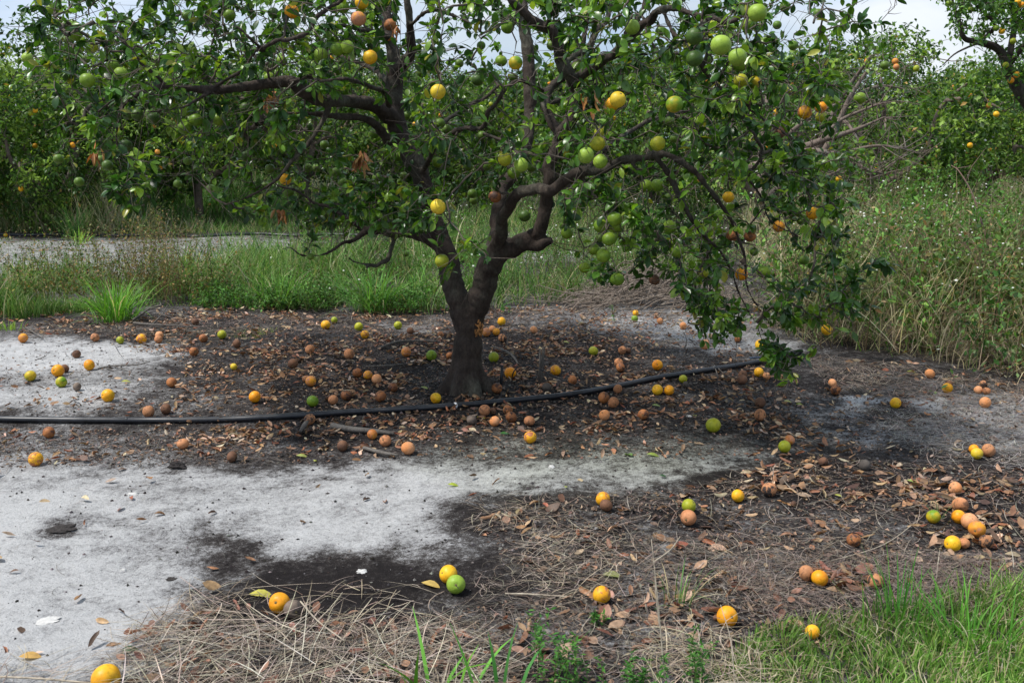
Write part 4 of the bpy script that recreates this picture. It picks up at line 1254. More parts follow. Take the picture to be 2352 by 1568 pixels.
build_litter("fallen_leaves", [
    litter(UNDER, 3600), litter(CORE, 2300),
    litter([(1880,880),(2352,900),(2500,1000),(2352,1060),(1950,1040),(1850,960)], 170),
    litter([(1750,1010),(1900,1020),(2050,1090),(2250,1100),(2352,1110),(2352,1160),(1900,1150),(1700,1140),(1720,1060)], 170, (.04, .075)),
    litter(RIGHTB, 380, (.035, .07), flat=.5),
    litter([(2080,1110),(2352,1120),(2352,1260),(2150,1270),(2050,1180)], 130, (.035, .065), flat=.6),
    litter([(1850,1310),(2000,1310),(2040,1350),(1900,1370)], 60, (.05, .08), [(.2,.095,.06), (.28,.15,.09)], (1, 1), .6, False),
    litter([(1200,1370),(1800,1340),(1950,1400),(1600,1520),(1300,1530),(1100,1480)], 90, (.04, .075), [(.26,.13,.08), (.36,.23,.15), (.2,.09,.055)], (1, 1, 1), .6),
    litter([(300,1440),(560,1390),(1000,1430),(1250,1500),(1300,1640),(150,1640)], 170, (.035, .065), [(.24,.12,.075), (.34,.2,.13), (.2,.095,.06)], (1, 1, 1), .6, False, .02),
    litter([(-300,980),(430,985),(500,1060),(-300,1075)], 170),
    litter([(-300,830),(430,840),(430,960),(-300,955)], 120, (.035, .06)),
    litter([(-300,1080),(1000,1070),(1560,1120),(1000,1200),(600,1300),(200,1500),(-300,1600)], 45, (.04, .07), clump=False),
    litter([(-100,712),(1000,700),(1000,730),(-100,745)], 380, (.04, .08)),
    litter([(1000,705),(1850,700),(1850,760),(1000,730)], 260),
    litter([(1850,810),(2400,860),(2400,900),(1850,850)], 110),
    litter([(-200,545),(900,545),(900,590),(-200,600)], 260, (.05, .09)),
], "curled brown fallen leaves littering the soil under the tree")

# broken bits of leaf matted into the mould
def bits(poly, n, L=(.008, .024)):
    P = scatter(poly, n); P = P[clear(P, .9)]; n = len(P); a = rng.uniform(0, 2 * PI, n); Lx = rng.uniform(*L, n)
    d = np.stack([np.cos(a), np.sin(a), rng.normal(0, .25, n)], -1)
    V, pl, m = leaves(P + [0, 0, .003], d, norm(np.stack([rng.normal(0, .45, n), rng.normal(0, .45, n), np.ones(n)], -1)), Lx, Lx * rng.uniform(.4, .9, n), rng.normal(0, .6, n), rng.uniform(-.8, .8, n), None, LT_LO)
    return V, pl, np.repeat(pick([(.11,.07,.05),(.19,.12,.08),(.06,.045,.038),(.3,.2,.13),(.16,.14,.12)], n, (3, 2.5, 3, 1, 1), .35), m, axis=0)
S = Soup()
for q in ((UNDER, 15000), (CORE, 5000), (RIGHTB, 6000), ([(-300,975),(430,985),(560,1060),(-300,1085)], 2600), ([(1850,820),(2400,880),(2500,1060),(1950,1040)], 3000), ([(300,770),(-200,780),(-200,950),(430,950)], 800), ([(1000,1410),(1650,1300),(2352,1290),(2352,1400),(1600,1560),(1000,1560)], 3500)): S.add(*bits(*q))
o = S.build("leaf_fragments", M_DEADLEAF); tag(o, "crumbled bits of dead leaf matted into the black soil", kind="stuff")

# separate green and yellow leaves that one can count
def single_leaf(x, y, ang, L, col, label, roll=.03, up=(0.15, -.2, 1)):
    p = on(x, y, 0); p[2] = H(p[0], p[1]) + .012
    a = math.radians(ang); d = np.array([[math.cos(a), math.sin(a), .05]])
    me = leaf_mesh("fallen_leaf", -d * L / 2, d, np.array([up], float), np.array([L]), np.array([L * .48]), np.zeros(1), np.array([.5]), np.array([col], float), np.array([roll]))
    o = link("fallen_leaf", me, M_LEAF); o.location = p
    tag(o, label, "leaf", "green and yellow leaves lying on the ground"); return o
gr, ye, br = (.14,.26,.04), (.62,.56,.10), (.62,.36,.06)
for a in [
 (600,1357,5,.085,ye,"pale yellow curled leaf on black soil above the large orange with a navel"),
 (1041,1118,0,.05,(.38,.45,.05),"small yellow-green leaf on white sand straight above the front centre pair"),
 (1444,1050,110,.07,(.16,.28,.06),"upright folded green leaf on mossy ground, left of a flat green one"),
 (1500,1053,-10,.065,(.30,.38,.08),"flat pale green leaf right of the upright folded green one"),
 (1160,1000,20,.06,(.05,.16,.03),"dark green leaf beside the yellow-orange fruit with a brown patch"),
 (1522,1103,-25,.035,(.03,.09,.03),"tiny dark green leaf on pale sand above the yellow-orange scarred fruit"),
 (1408,1322,3,.075,(.32,.34,.12),"olive rolled leaf near the flattened scarred orange"),
 (290,877,30,.06,(.45,.45,.07),"yellow-green leaf at the edge of the left sand patch"),
 (70,1506,15,.065,(.62,.38,.12),"golden rolled leaf on bare white sand at the bottom left"),
 (298,1487,25,.055,(.06,.13,.07),"dull blue-green leaf on white sand above the biggest yellow fruit"),
 (2098,1108,-25,.06,(.36,.44,.10),"light green leaf on black soil left of the lone peach fruit"),
 (1926,1140,-20,.035,(.5,.5,.1),"small lime leaf in the middle of the black soil on the right"),
 (1300,1130,80,.03,(.45,.5,.05),"small lime leaf standing on grey sand left of the oval scarred fruit"),
 (2330,1277,-10,.07,(.42,.33,.2),"pale tan flat leaf at the right edge below the right cluster"),
 (990,1348,-15,.07,(.6,.42,.12),"yellow curled leaf lying left of the green fruit with a stem"),
 (1838,924,20,.06,(.42,.48,.08),"yellow-green leaf alone on grey ground right of the large pale tan fruit"),
 (1810,919,-5,.05,(.5,.5,.14),"pale yellow leaf between the litter heap and a lone yellow-green leaf"),
 (2095,856,-8,.07,(.40,.42,.08),"olive yellow leaf left of the peach fruit before the thicket"),
 (1596,955,95,.045,(.40,.42,.15),"pale green leaf standing on end just above the big lime-yellow fruit"),
 (1105,963,-5,.05,(.7,.56,.08),"bright yellow leaf touching the grey-black rotten fruit"),
 (975,891,-30,.055,(.40,.46,.10),"light green leaf in front of the orange-brown one left of the root flare"),
 (1508,931,0,.055,(.25,.33,.05),"green leaf in front of the bright pair below the hose"),
 (694,1041,5,.06,(.42,.46,.14),"pale green leaf in front of the hose right of the buried brown fruit"),
 (724,1050,80,.035,(.6,.62,.12),"small lime leaf beside a brown curled one left of the three tan fruit"),
 (1300,787,10,.06,(.5,.5,.10),"yellowish leaf on litter behind the wooden stake"),
]: single_leaf(*a)

# ================================================================== STRAW, ROOTS, FIBRES
def straw(poly, n, L=(.12, .4), w=(.0018, .0035), cols=((.30,.24,.18),(.42,.35,.27),(.22,.17,.13)), z=.0, zr=.03, tilt=.12, curve=.18, cw=None, main=None):
    P = scatter(poly, n); P = P[clear(P, .75)]; n = len(P)
    P[:, 2] += z + rng.random(n) ** 1.5 * zr
    az = rng.uniform(0, 2 * PI, n) if main is None else rng.normal(main, .8, n) + PI * (rng.random(n) < .5)
    h = rng.uniform(*L, n) * rng.uniform(.5, 1, n)
    P[:, 0] -= np.cos(az) * h / 2; P[:, 1] -= np.sin(az) * h / 2
    k = rng.normal(0, curve, n)
    lean = PI / 2 - np.abs(rng.normal(0, tilt, n)); cv = np.abs(rng.normal(0, tilt * 1.6, n))
    V, F4, C = blades(P, az, h, lean, cv, rng.uniform(*w, n), pick(cols, n, cw, .35, .08))
    # sideways bow
    V = V.reshape(n, 5, 2, 3); t = np.linspace(-1, 1, 5)
    s = np.stack([-np.sin(az), np.cos(az), 0 * az], -1)
    V = V + (s[:, None, :] * ((1 - t ** 2)[None, :] * (k * h * .5)[:, None])[..., None])[:, :, None, :]
    V = V.reshape(-1, 3)
    g = H(V[:, 0], V[:, 1]) + .0015; V[:, 2] = np.maximum(V[:, 2], g)
    bad = np.zeros(len(V), bool)
    hd = V.reshape(n, 10, 3)[:, ::3].reshape(-1, 3); hb = (~off_hose(hd, .026)).reshape(n, 4).any(1); bad |= np.repeat(hb, 10)
    for bx, by, br in balls: bad |= np.hypot(V[:, 0] - bx, V[:, 1] - by + br * .7) < br * 1.45
    good = ~bad.reshape(n, 10).any(1) | (rng.random(n) < .02)
    V = V.reshape(n, 10, 3)[good].reshape(-1, 3); C = C.reshape(n, 10, 3)[good].reshape(-1, 3)
    return V, F4[:4 * good.sum()], C
S = Soup()
PILE = [(200,1660),(290,1470),(330,1430),(440,1380),(560,1400),(700,1420),(900,1440),(1050,1445),(1180,1520),(1250,1700)]
S.add(*straw(PILE, 1900, (.10, .38), (.0012, .003), ((.26,.215,.165),(.38,.325,.26),(.13,.10,.08)), .0, .055, .10, .07))
S.add(*straw([(330,1460),(640,1420),(1050,1460),(1150,1660),(250,1660)], 300, (.15, .42), (.0016, .0034), ((.38,.33,.26),(.48,.42,.35),(.24,.19,.14)), .03, .05, .14, .07))
S.add(*straw([(420,1350),(600,1340),(1000,1350),(1100,1440),(600,1430),(380,1420)], 90, (.1, .35), (.002, .0035), z=.004))
S.add(*straw([(1180,1240),(1330,1230),(1440,1280),(1420,1370),(1250,1390),(1190,1330)], 150, (.08, .25), (.0014, .0028), ((.34,.28,.21),(.42,.35,.28)), .005, .05, .15))
S.add(*straw([(1060,1160),(1250,1150),(1420,1230),(1300,1260),(1150,1230)], 110, (.08, .22), (.0013, .0024), ((.33,.26,.19),(.42,.35,.28)), .004, .02))
S.add(*straw(RIGHTB, 1500, (.08, .26), (.0015, .003), ((.24,.19,.15),(.33,.28,.23),(.14,.11,.09)), .002, .02))
S.add(*straw([(1150,1290),(1500,1230),(2000,1250),(2352,1290),(2352,1400),(1700,1460),(1500,1560),(1100,1560),(1000,1430)], 2300, (.06, .24), (.0014, .0026), ((.2,.16,.125),(.29,.245,.2),(.09,.07,.06)), .002, .022, .1, .8))
S.add(*straw([(1650,1300),(2352,1290),(2352,1400),(1750,1420)], 1500, (.05, .18), (.0012, .0022), ((.17,.13,.11),(.26,.2,.17)), .004, .03, .15, 1.2))
S.add(*straw([(1500,1470),(1700,1440),(1760,1600),(1450,1640)], 300, (.1, .3), (.0018, .0035), ((.38,.32,.24),(.28,.23,.16)), .005, .06, .2))
S.add(*straw([(1990,930),(2200,920),(2500,930),(2600,1060),(2352,1075),(2100,1040)], 2600, (.06, .22), (.0016, .003), ((.36,.32,.28),(.45,.41,.37),(.24,.2,.17)), .002, .03, .12, .8))
S.add(*straw([(1850,820),(2000,830),(2352,890),(2500,930),(2100,920),(1880,880)], 1500, (.08, .3), (.0018, .003), ((.30,.24,.19),(.2,.15,.12),(.38,.31,.25)), .002, .03, .1))
S.add(*straw(UNDER, 3600, (.05, .2), (.0014, .003), ((.11,.085,.07),(.06,.048,.042),(.2,.165,.14)), .002, .016, .08, .6))
S.add(*straw([(60,745),(600,716),(1000,722),(1260,706),(1850,740),(1800,800),(1000,770),(60,775)], 2200, (.1, .35), (.002, .004), ((.2,.15,.12),(.3,.24,.19),(.09,.07,.06)), .002, .02, .06))
S.add(*straw([(-300,985),(430,990),(700,1060),(300,1080),(-300,1080)], 1100, (.05, .18), (.0014, .0028), ((.11,.09,.08),(.07,.06,.055),(.2,.17,.15)), .002, .012))
S.add(*straw([(-300,1085),(1000,1080),(1500,1120),(1000,1250),(500,1300),(100,1580),(-300,1650)], 130, (.03, .16), (.001, .0018), ((.16,.14,.13),(.3,.27,.24),(.09,.08,.075)), .001, .004, .03))
S.add(*straw([(-300,790),(420,790),(600,960),(-300,960)], 520, (.04, .16), (.0012, .002), ((.13,.11,.1),(.07,.06,.055)), .001, .006, .03))
S.add(*straw([(-100,1520),(260,1500),(260,1570),(-100,1640)], 60, (.1, .35), (.0016, .003), z=.003))
o = S.build("dead_grass_litter", M_DRY); tag(o, "dead straw, roots and grass stems matted over the soil", kind="stuff")

# crumbs of soil
mbn = 9000
P = scatter([(-300,780),(2500,780),(2600,1640),(-300,1640)], mbn)
keep = soil_value(P[:, 0], P[:, 1]) + rng.normal(0, .28, len(P)) < .62; P = P[keep & clear(P, .9)]; n = len(P)
s = rng.uniform(.0025, .009, n) * rng.uniform(.6, 1.2, n)
oct_ = np.array([(1,0,0),(0,1,0),(-1,0,0),(0,-1,0),(0,0,.8),(0,0,-.8)], float)
V = (oct_[None] * (1 + rng.normal(0, .25, (n, 6, 1)))) * s[:, None, None] + P[:, None, :] + np.array([0, 0, .001])
f = np.array([(0,1,4),(1,2,4),(2,3,4),(3,0,4),(1,0,5),(2,1,5),(3,2,5),(0,3,5)])
me = mesh_np("soil_crumbs", V.reshape(-1, 3), [(f[None] + (np.arange(n) * 6)[:, None, None]).reshape(-1, 3)], np.repeat(pick([(.03,.026,.024),(.06,.052,.05),(.16,.15,.145)], n, (3, 2, 1)), 6, axis=0), False)
M_SOIL = mat_leafy("soil_crumb", .95, 0, .1)
o = link("soil_crumbs", me, M_SOIL); tag(o, "loose black crumbs of soil", kind="stuff")

# ================================================================== PIPES AND STAKES
def gline(rows, z):
    R = spline(rows, 6); out = []
    for x, y in R:
        p = on(x, y, z)
        for _ in range(4): p = on(x, y, float(H(p[0], p[1])) + z)
        out.append(p)
    return np.array(out)
HR = .017
hl = gline(HOSE_PTS, HR * 1.15)
c = hl.mean(0); mb = MB(); mb.tube(hl - c, HR, 14)
hose = mb.build("irrigation_hose", M_HOSE); hose.location = c
tag(hose, "black plastic irrigation hose curving in front of the trunk across the clearing", "hose")
def ring(parent, org, x, y, w, rad, mat, name, z=HR * 1.15):
    a = gline([(x - w, y + w * .12), (x, y), (x + w, y - w * .12)], z) - org
    mb = MB(); mb.tube([a[0], a[len(a) // 2], a[-1]], rad, 14); return mb.build(name, mat, parent)
M_WHITE = mat_plain("white_paint", (.7,.7,.7), .6, .4, .2, 200)
ring(hose, c, 1045, 931, 2.2, HR * 1.05, M_WHITE, "paint_mark")
ring(hose, c, 1310, 905, 2.2, HR * 1.12, M_HOSE, "coupling")
ring(hose, c, 290, 965, 2.2, HR * 1.10, M_HOSE, "coupling")
ring(hose, c, 1640, 847, 4, HR * 1.18, M_HOSE, "coupling")
mb = MB()
for (x0, y0, x1, y1) in ((1640, 838, 1662, 858), (1662, 858, 1668, 852), (1640, 838, 1650, 868)):
    a = on(x0, y0, .035); b = on(x1, y1, .02); mb.tube([a - c, (a + b) / 2 - c + [0, 0, .004], b - c], .0028, 6)
mb.build("wire_tie", M_BARKDEAD, hose)
fl = gline([(1725,842),(1745,838),(1775,839),(1800,836)], .03)
fl = gline([(1722,822),(1740,821),(1765,823),(1790,818)], .02)
mb = MB(); mb.tube(fl - fl.mean(0), .006, 8); t = mb.build("blue_tube_piece", mat_plain("blue_grey_plastic", (.03,.06,.11), .5, .5, .2)); t.location = fl.mean(0)
tag(t, "short blue-grey piece of tubing beside the right end of the front hose", "tube")
h2 = gline([(-700,540),(-200,536),(0,538),(60,540),(160,538),(260,541),(380,538),(440,543),(520,539),(600,537),(680,541),(760,538),(860,541),(980,538)], .02)
c = h2.mean(0); mb = MB(); mb.tube(h2 - c, .022, 10); t = mb.build("irrigation_hose", M_HOSE); t.location = c
tag(t, "black irrigation hose far behind, running level along the rear grass at left", "hose")
# thin tube to the sprinkler
pts = [on(1176,878,.01), at(1178,858,5.95), at(1190,843,5.95), at(1218,839,5.93), at(1255,855,5.9), at(1290,872,5.87)]
pts[-1][2] = max(pts[-1][2], .03); pts += [on(1325,887,.012), on(1352,889,.012), on(1385,888,.015)]
pts = spline(np.array(pts), 6); c = pts.mean(0); mb = MB(); mb.tube(pts - c, .0035, 8); t = mb.build("sprinkler_tube", M_HOSE); t.location = c
tag(t, "thin black tube arching from the front hose past an orange fruit right of the trunk", "tube")
# flat black stake
c = on(1150,888,0); top = at(1154,838,c[1] + .02)
mb = MB(); mb.tube([(0,0,-.03), (top - c) * .5, top - c], [.011,.010,.009], 6); t = mb.build("plastic_stake", M_HOSE); t.location = c
tag(t, "short black plastic stake right of the trunk base beside an orange fruit", "stake")
c = on(1240,884,0); mb = MB()
a = at(1249,797,c[1] + .03) - c; b = at(1240,800,c[1] + .01) - c
mb.tube([(0,0,-.03), a * .5 + [.002,0,0], a], [.011,.010,.009], 7)
mb.tube([(-.004,0,.02), b * .55, b], [.008,.007,.006], 7)
t = mb.build("wooden_stake", M_BARKDEAD); t.location = c
tag(t, "thin dark wooden stake with a split top standing right of the trunk", "stake")
# upright thin sticks
def stick(rows, name, mat, label, cat="stick", forks=(), n=6):
    """rows: (x,y,height above ground or None for a distance, radius)"""
    P = []
    for x, y, z, r in rows: P.append((*on(x, y, z), r))
    Pn = spline(P, 5); c = Pn[0, :3].copy(); mb = MB(); mb.tube(Pn[:, :3] - c, Pn[:, 3], n)
    for fk in forks:
        Q = spline([(*on(x, y, z), r) for x, y, z, r in fk], 4); mb.tube(Q[:, :3] - c, Q[:, 3], n)
    o = mb.build(name, mat); o.location = c; tag(o, label, cat); return o
def upright(x0, y0, x1, y1, rad, name, mat, label, cat, mid=None, lean=0.0):
    c = on(x0, y0, 0); a = at(x1, y1, c[1] + lean); P = [c, a] if mid is None else [c, at(mid[0], mid[1], c[1] + lean * .5), a]
    P = np.array(P); mb = MB(); pp = spline(np.column_stack([P, np.linspace(rad, rad * .45, len(P))]), 6); mb.tube(pp[:, :3] - c, pp[:, 3], 6)
    o = mb.build(name, mat); o.location = c; tag(o, label, cat); return o
upright(1165,795,1168,735,.0045,"stick",M_BARKDEAD,"thin dark upright stick beside the yellow fruit behind the trunk","stick",(1168,770))
upright(1573,800,1568,760,.004,"stick",M_BARKDEAD,"thin dark twig standing by the peach fruit on pale sand","stick",(1577,780))
upright(1530,1600,1496,1238,.0024,"dry_stalk",M_DRY2 if 'M_DRY2' in globals() else M_DRY,"tall pale dry stalk rising between the flattened orange and the right front soil","stalk",(1513,1400),.1)
upright(1515,1442,1504,1300,.002,"dry_stalk",M_DRY,"short pale dry stalk bent beside the tall one","stalk",(1506,1360),.06)
upright(1690,1600,1655,1388,.002,"dry_stalk",M_DRY,"thin pale stalk crossing in front of the large bright orange","stalk",(1678,1470),.12)
stick([(1502,1290,.03,.003),(1540,1262,.03,.003),(1562,1232,.02,.002)], "dry_stalk", M_DRY, "pale dry stem lying right of the tall stalk top", "stalk")
stick([(305,735,.02,.012),(320,725,.05,.010),(345,708,.10,.008),(372,700,.14,.006)], "dead_branch", M_BARKDEAD, "black forked dead branch lying at the left back edge before the grass", "branch",
      [[(308,742,.02,.014),(350,745,.03,.008),(420,748,.03,.005),(470,752,.02,.003)],[(350,745,.03,.007),(372,722,.10,.005),(385,700,.16,.003)],[(345,708,.10,.006),(400,712,.13,.004),(430,730,.1,.003)],[(372,722,.1,.005),(410,735,.06,.003)]])
stick([(60,752,.03,.006),(80,765,.02,.005),(100,778,.01,.003)], "dead_twig", M_BARKDEAD, "black twig lying beside the leftmost fallen fruit", "twig", [[(80,765,.02,.004),(95,762,.03,.002)]])
stick([(225,846,.01,.005),(260,840,.015,.005),(310,838,.02,.004),(345,830,.03,.003)], "dead_twig", M_BARKDEAD, "long black twig lying right of the lone orange on the left sand", "twig", [[(260,840,.015,.004),(290,850,.01,.002)],[(240,843,.01,.004),(262,852,.01,.002)]])
stick([(80,827,.01,.004),(95,822,.02,.003),(108,815,.03,.002)], "dead_twig", M_BARKDEAD, "small black twig on the sand above the big orange one half sunk", "twig", [[(92,823,.02,.003),(100,828,.01,.0015)]])
stick([(262,789,.02,.002),(272,808,.01,.002),(280,818,.01,.002)], "dead_twig", M_BARKDEAD, "short crooked twig on sand below the small yellow-green fruit", "twig")
stick([(763,977,.012,.018),(800,985,.016,.017),(860,990,.014,.014),(905,996,.010,.010)], "dead_branch", M_BARKDEAD, "thick grey dead branch half buried in litter in front of the hose", "branch")
stick([(690,990,.014,.010),(700,975,.03,.014),(706,968,.03,.008)], "wood_lump", M_BARKDEAD, "dark stump of wood under the black-topped fruit at the hose", "wood")
stick([(835,1028,.01,.010),(880,1040,.012,.010),(915,1045,.008,.006)], "dead_branch", M_BARKDEAD, "dark dead branch behind the large peach-tan fruit before the hose", "branch")
stick([(870,800,.015,.008),(895,790,.02,.009),(930,783,.02,.010),(1010,784,.015,.006)], "dead_branch", M_BARKDEAD, "dark fallen branch in the litter left of the trunk, behind the orange and green fruit", "branch")
stick([(1150,800,.015,.007),(1175,815,.02,.009),(1190,835,.015,.006)], "dead_branch", M_BARKDEAD, "dark fallen branch right of the trunk below the half black fruit", "branch", [[(1130,795,.02,.006),(1160,806,.02,.004)]])
stick([(480,808,.01,.004),(520,812,.015,.003),(590,800,.02,.002)], "dead_twig", M_BARKDEAD, "thin long twig right of the shrunken red-brown fruit", "twig")
stick([(705,845,.01,.003),(745,838,.02,.004),(790,856,.01,.003)], "dead_twig", M_BARKDEAD, "thin curved twig between the dark chocolate-brown fruit and the trunk", "twig")
stick([(840,842,.01,.006),(905,838,.015,.006),(960,832,.01,.005)], "dead_branch", M_BARKDEAD, "straight dark stick in the litter above the slanting row of three", "branch")
stick([(1580,1100,.004,.002),(1640,1082,.01,.002)], "dead_twig", M_BARKDEAD, "fine twig at the edge of the black soil band", "twig")
stick([(1900,1290,.02,.002),(2030,1250,.02,.002),(2120,1185,.02,.0015)], "dry_stalk", M_DRY, "thin bent dry stem left of the right cluster", "stalk")
stick([(1160,1362,.01,.003),(1220,1364,.012,.003),(1315,1370,.01,.0025)], "dry_stalk", M_DRY, "straight pale dry stem lying on black soil right of the front centre pair", "stalk")
stick([(0,1553,.012,.003),(100,1558,.012,.003),(210,1568,.012,.003)], "dry_stalk", M_DRY, "long pale stem on the sand at the bottom left corner", "stalk")
stick([(690,1380,.085,.0026),(730,1425,.06,.0026),(790,1470,.05,.002)], "dry_stalk", M_DRY, "thick pale stem leaning over the dark grey rotten fruit", "stalk")

# lumps of wood and soil on the sand
def lump(x, y, w, h, mat, name, label, cat, seed=0, flat=.6):
    c = on(x, y, 0); W = w / F * math.hypot(c[1], CAM_H); r = np.random.default_rng(seed)
    me = bpy.data.meshes.new(name); import bmesh
    bm = bmesh.new(); bmesh.ops.create_icosphere(bm, subdivisions=4, radius=W / 2)
    for v in bm.verts:
        q = v.co / (W / 2)
        n = vnoise(np.array([q.x * 2.2 + seed * 3.1 + q.z]), np.array([q.y * 2.2 + 7 + q.z * 1.7]))[0] + .5 * vnoise(np.array([q.x * 6 + seed]), np.array([q.y * 6 + q.z * 5]))[0]
        v.co *= .55 + .55 * n; v.co.z *= flat * h; v.co.y *= .8
    bm.to_mesh(me); bm.free(); me.materials.append(mat)
    o = bpy.data.objects.new(name, me); COL.objects.link(o); c[2] = H(c[0], c[1]); o.location = c; tag(o, label, cat); return o
M_CHAR = mat_plain("charred_wood", (.03,.026,.025), .9, .2, .6, 60, .006)
M_SHELL = mat_plain("pale_stone", (.5,.49,.47), .8, .3, .2, 60, .002)
M_CLOD = mat_plain("dark_clod", (.045,.04,.038), .95, .1, .6, 120, .006)
lump(408,1070,46,.9,M_CHAR,"burnt_wood","black charred lump of wood at the top edge of the big white sand sheet","wood",3)
lump(140,1212,66,.26,M_CLOD,"soil_clod","dark crumbly clod of roots on the white sand at left","clod",5)
lump(393,1318,24,.4,M_CLOD,"soil_clod","small dark round clod left of the black stained patch","clod",8,.5)
lump(110,1420,50,.3,M_SHELL,"stone","flat grey stone half buried in the white sand, lower left","stone",11,.4)
lump(305,1133,26,.5,M_SHELL,"stone","flat pale stone at the upper part of the white sand","stone",12,.5)
lump(282,1297,14,.8,M_SHELL,"stone","small white shell-like stone in the middle of the white sand","stone",13)
lump(1267,1082,16,.9,M_SHELL,"stone","round white pebble on mossy ground below the lone yellow-orange fruit","stone",14)
lump(832,1305,26,.6,M_SHELL,"stone","angular pale grey stone on the black soil left of the front centre pair","stone",15)
lump(1370,1215,10,.9,M_SHELL,"stone","small white pebble below the brown fruit with the oval scarred one","stone",16)
lump(2108+0,1447,1,.1,M_SHELL,"stone","tiny white chip in the foreground grass","stone",17) if False else None
lump(1572,1490,18,.5,M_SHELL,"stone","white chip of stone by the thin stalk at the bottom","stone",18)
lump(1584,955,13,.9,M_SHELL,"stone","cream pebble just above the big lime-yellow fruit","stone",19)
lump(50,1062,11,.9,M_SHELL,"stone","white pebble right of the leftmost yellow fruit with reddish top","stone",20) if False else None
lump(1050,1000,10,.7,M_SHELL,"stone","small pale pebble in litter below the grey-black rotten fruit","stone",21) if False else None
# ================================================================== GRASS AND WEEDS
GREEN = [(.085,.175,.035), (.12,.225,.055), (.06,.13,.03), (.18,.26,.09)]
DRYC = [(.42,.37,.23), (.32,.27,.17), (.52,.47,.33)]
def grass(poly, n, h=(.15, .45), w=(.003, .006), cols=GREEN, dry=.12, lean=.25, curve=1.0, clump=.35, seg=4, cw=None, hm=(.35, 1.3)):
    P = scatter(poly, n)
    if clump:
        f = fbm(P[:, 0] * 1.6 + 20, P[:, 1] * 1.6, 3)
        P = P[rng.random(n) < np.clip((f - .28) * 3.4, .12, 1)]
    n = len(P); f = fbm(P[:, 0] * 1.1, P[:, 1] * 1.1 + 8, 2)
    hh = rng.uniform(*h, n) * (hm[0] + hm[1] * np.clip((f - .28) / .44, 0, 1))
    # blades spread in tufts
    tu = np.floor(P[:, :2] / .11); az = np.arctan2(P[:, 1] - (tu[:, 1] + .5) * .11, P[:, 0] - (tu[:, 0] + .5) * .11) + rng.normal(0, .5, n)
    c = pick(cols, n, cw, .3, .1); dr = rng.random(n) < dry; c[dr] = pick(DRYC, dr.sum(), None, .3)
    c = c * (.55 + .95 * np.clip((fbm(P[:, 0] * 2.2 + 40, P[:, 1] * 2.2, 3) - .25) / .5, 0, 1))[:, None]
    tip = c * rng.uniform(1.0, 1.35, (n, 1)); 
    P[:, 2] -= .01
    return blades(P, az, hh, np.abs(rng.normal(0, lean, n)), np.abs(rng.normal(curve * .6, curve * .5, n)), rng.uniform(*w, n), c, seg, np.clip(tip, 0, 1), rng.uniform(0, 2 * PI, n) * .35 + az + PI / 2)

def herbs(S, poly, n, h=(.3, .8), leaf=(.02, .045), nl=14, stem=(.15,.12,.06), cols=((.07,.17,.03),(.11,.24,.05),(.05,.12,.025)), lean=.5, curve=.8, flowers=0, sw=.004, dryl=.0, ground=False, flc=(.8,.8,.76)):
    P = scatter(poly, n, ground); q0 = fbm(P[:, 0] * 2.0 + 60, P[:, 1] * 2.0, 2); P = P[rng.random(n) < np.clip((q0 - .36) * 6, .1, 1)]; n = len(P); az = rng.uniform(0, 2 * PI, n)
    tone = rng.uniform(.55, 1.45, n)
    f = fbm(P[:, 0] * 1.1, P[:, 1] * 1.1 + 8, 2)
    hh = rng.uniform(*h, n) * (.5 + f)
    V, F4, C = blades(P, az, hh, np.abs(rng.normal(0, lean, n)), rng.normal(curve * .5, curve * .6, n), np.full(n, sw), pick([stem], n, None, .4))
    S.add(V, [F4], C)
    node = V.reshape(n, 5, 2, 3).mean(2)
    k = rng.integers(0, n, n * nl); t = np.clip(rng.uniform(.12, 1.0, n * nl) ** .8, 0, .999) * 4
    j = t.astype(int); fr = (t - j)[:, None]
    p = node[k, j] * (1 - fr) + node[k, j + 1] * fr
    axis = norm(node[k, j + 1] - node[k, j])
    d = norm(rng.normal(0, 1, p.shape) + axis * .6)
    L = rng.uniform(*leaf, len(p))
    # leaves on short side stalks
    p = p + d * rng.uniform(0, .05, (len(p), 1)) * (hh[k][:, None])
    c = pick(cols, len(p), None, .35, .1)
    dd = rng.random(len(p)) < dryl; c[dd] = pick([(.3,.17,.07), (.36,.28,.14)], dd.sum()); c = c * tone[k][:, None]
    Vl, pl, m = leaves(p, d, norm(np.array([0, 0, 1.]) + rng.normal(0, .5, p.shape)), L, L * rng.uniform(.35, .6, len(p)), rng.uniform(0, .4, len(p)), rng.uniform(0, .8, len(p)), None, LT_LO)
    S.add(Vl, pl, np.repeat(c, m, axis=0))
    if flowers:
        q = rng.integers(0, n, flowers); tip = node[q, 4] + rng.normal(0, .03, (flowers, 3)) + [0, 0, .015]
        nv = 5; a = np.arange(nv) * 2 * PI / nv
        pos = np.repeat(tip, nv, axis=0)
        tilt = rng.normal(0, .35, (flowers, 3)) + [0, -.35, 1]; tilt = norm(tilt)
        u = norm(np.cross(tilt, [1.0, .1, 0])); v = np.cross(tilt, u)
        d = (u[:, None] * np.cos(a)[None, :, None] + v[:, None] * np.sin(a)[None, :, None]).reshape(-1, 3)
        s = np.repeat(rng.uniform(.008, .014, flowers), nv)
        Vf, pf, m = leaves(pos, d, np.repeat(tilt, nv, axis=0), s, s * .75, np.zeros(len(s)), np.full(len(s), .3), None, LT_LO)
        S.add(Vf, pf, np.repeat(np.tile(flc, (len(s), 1)), m, axis=0))

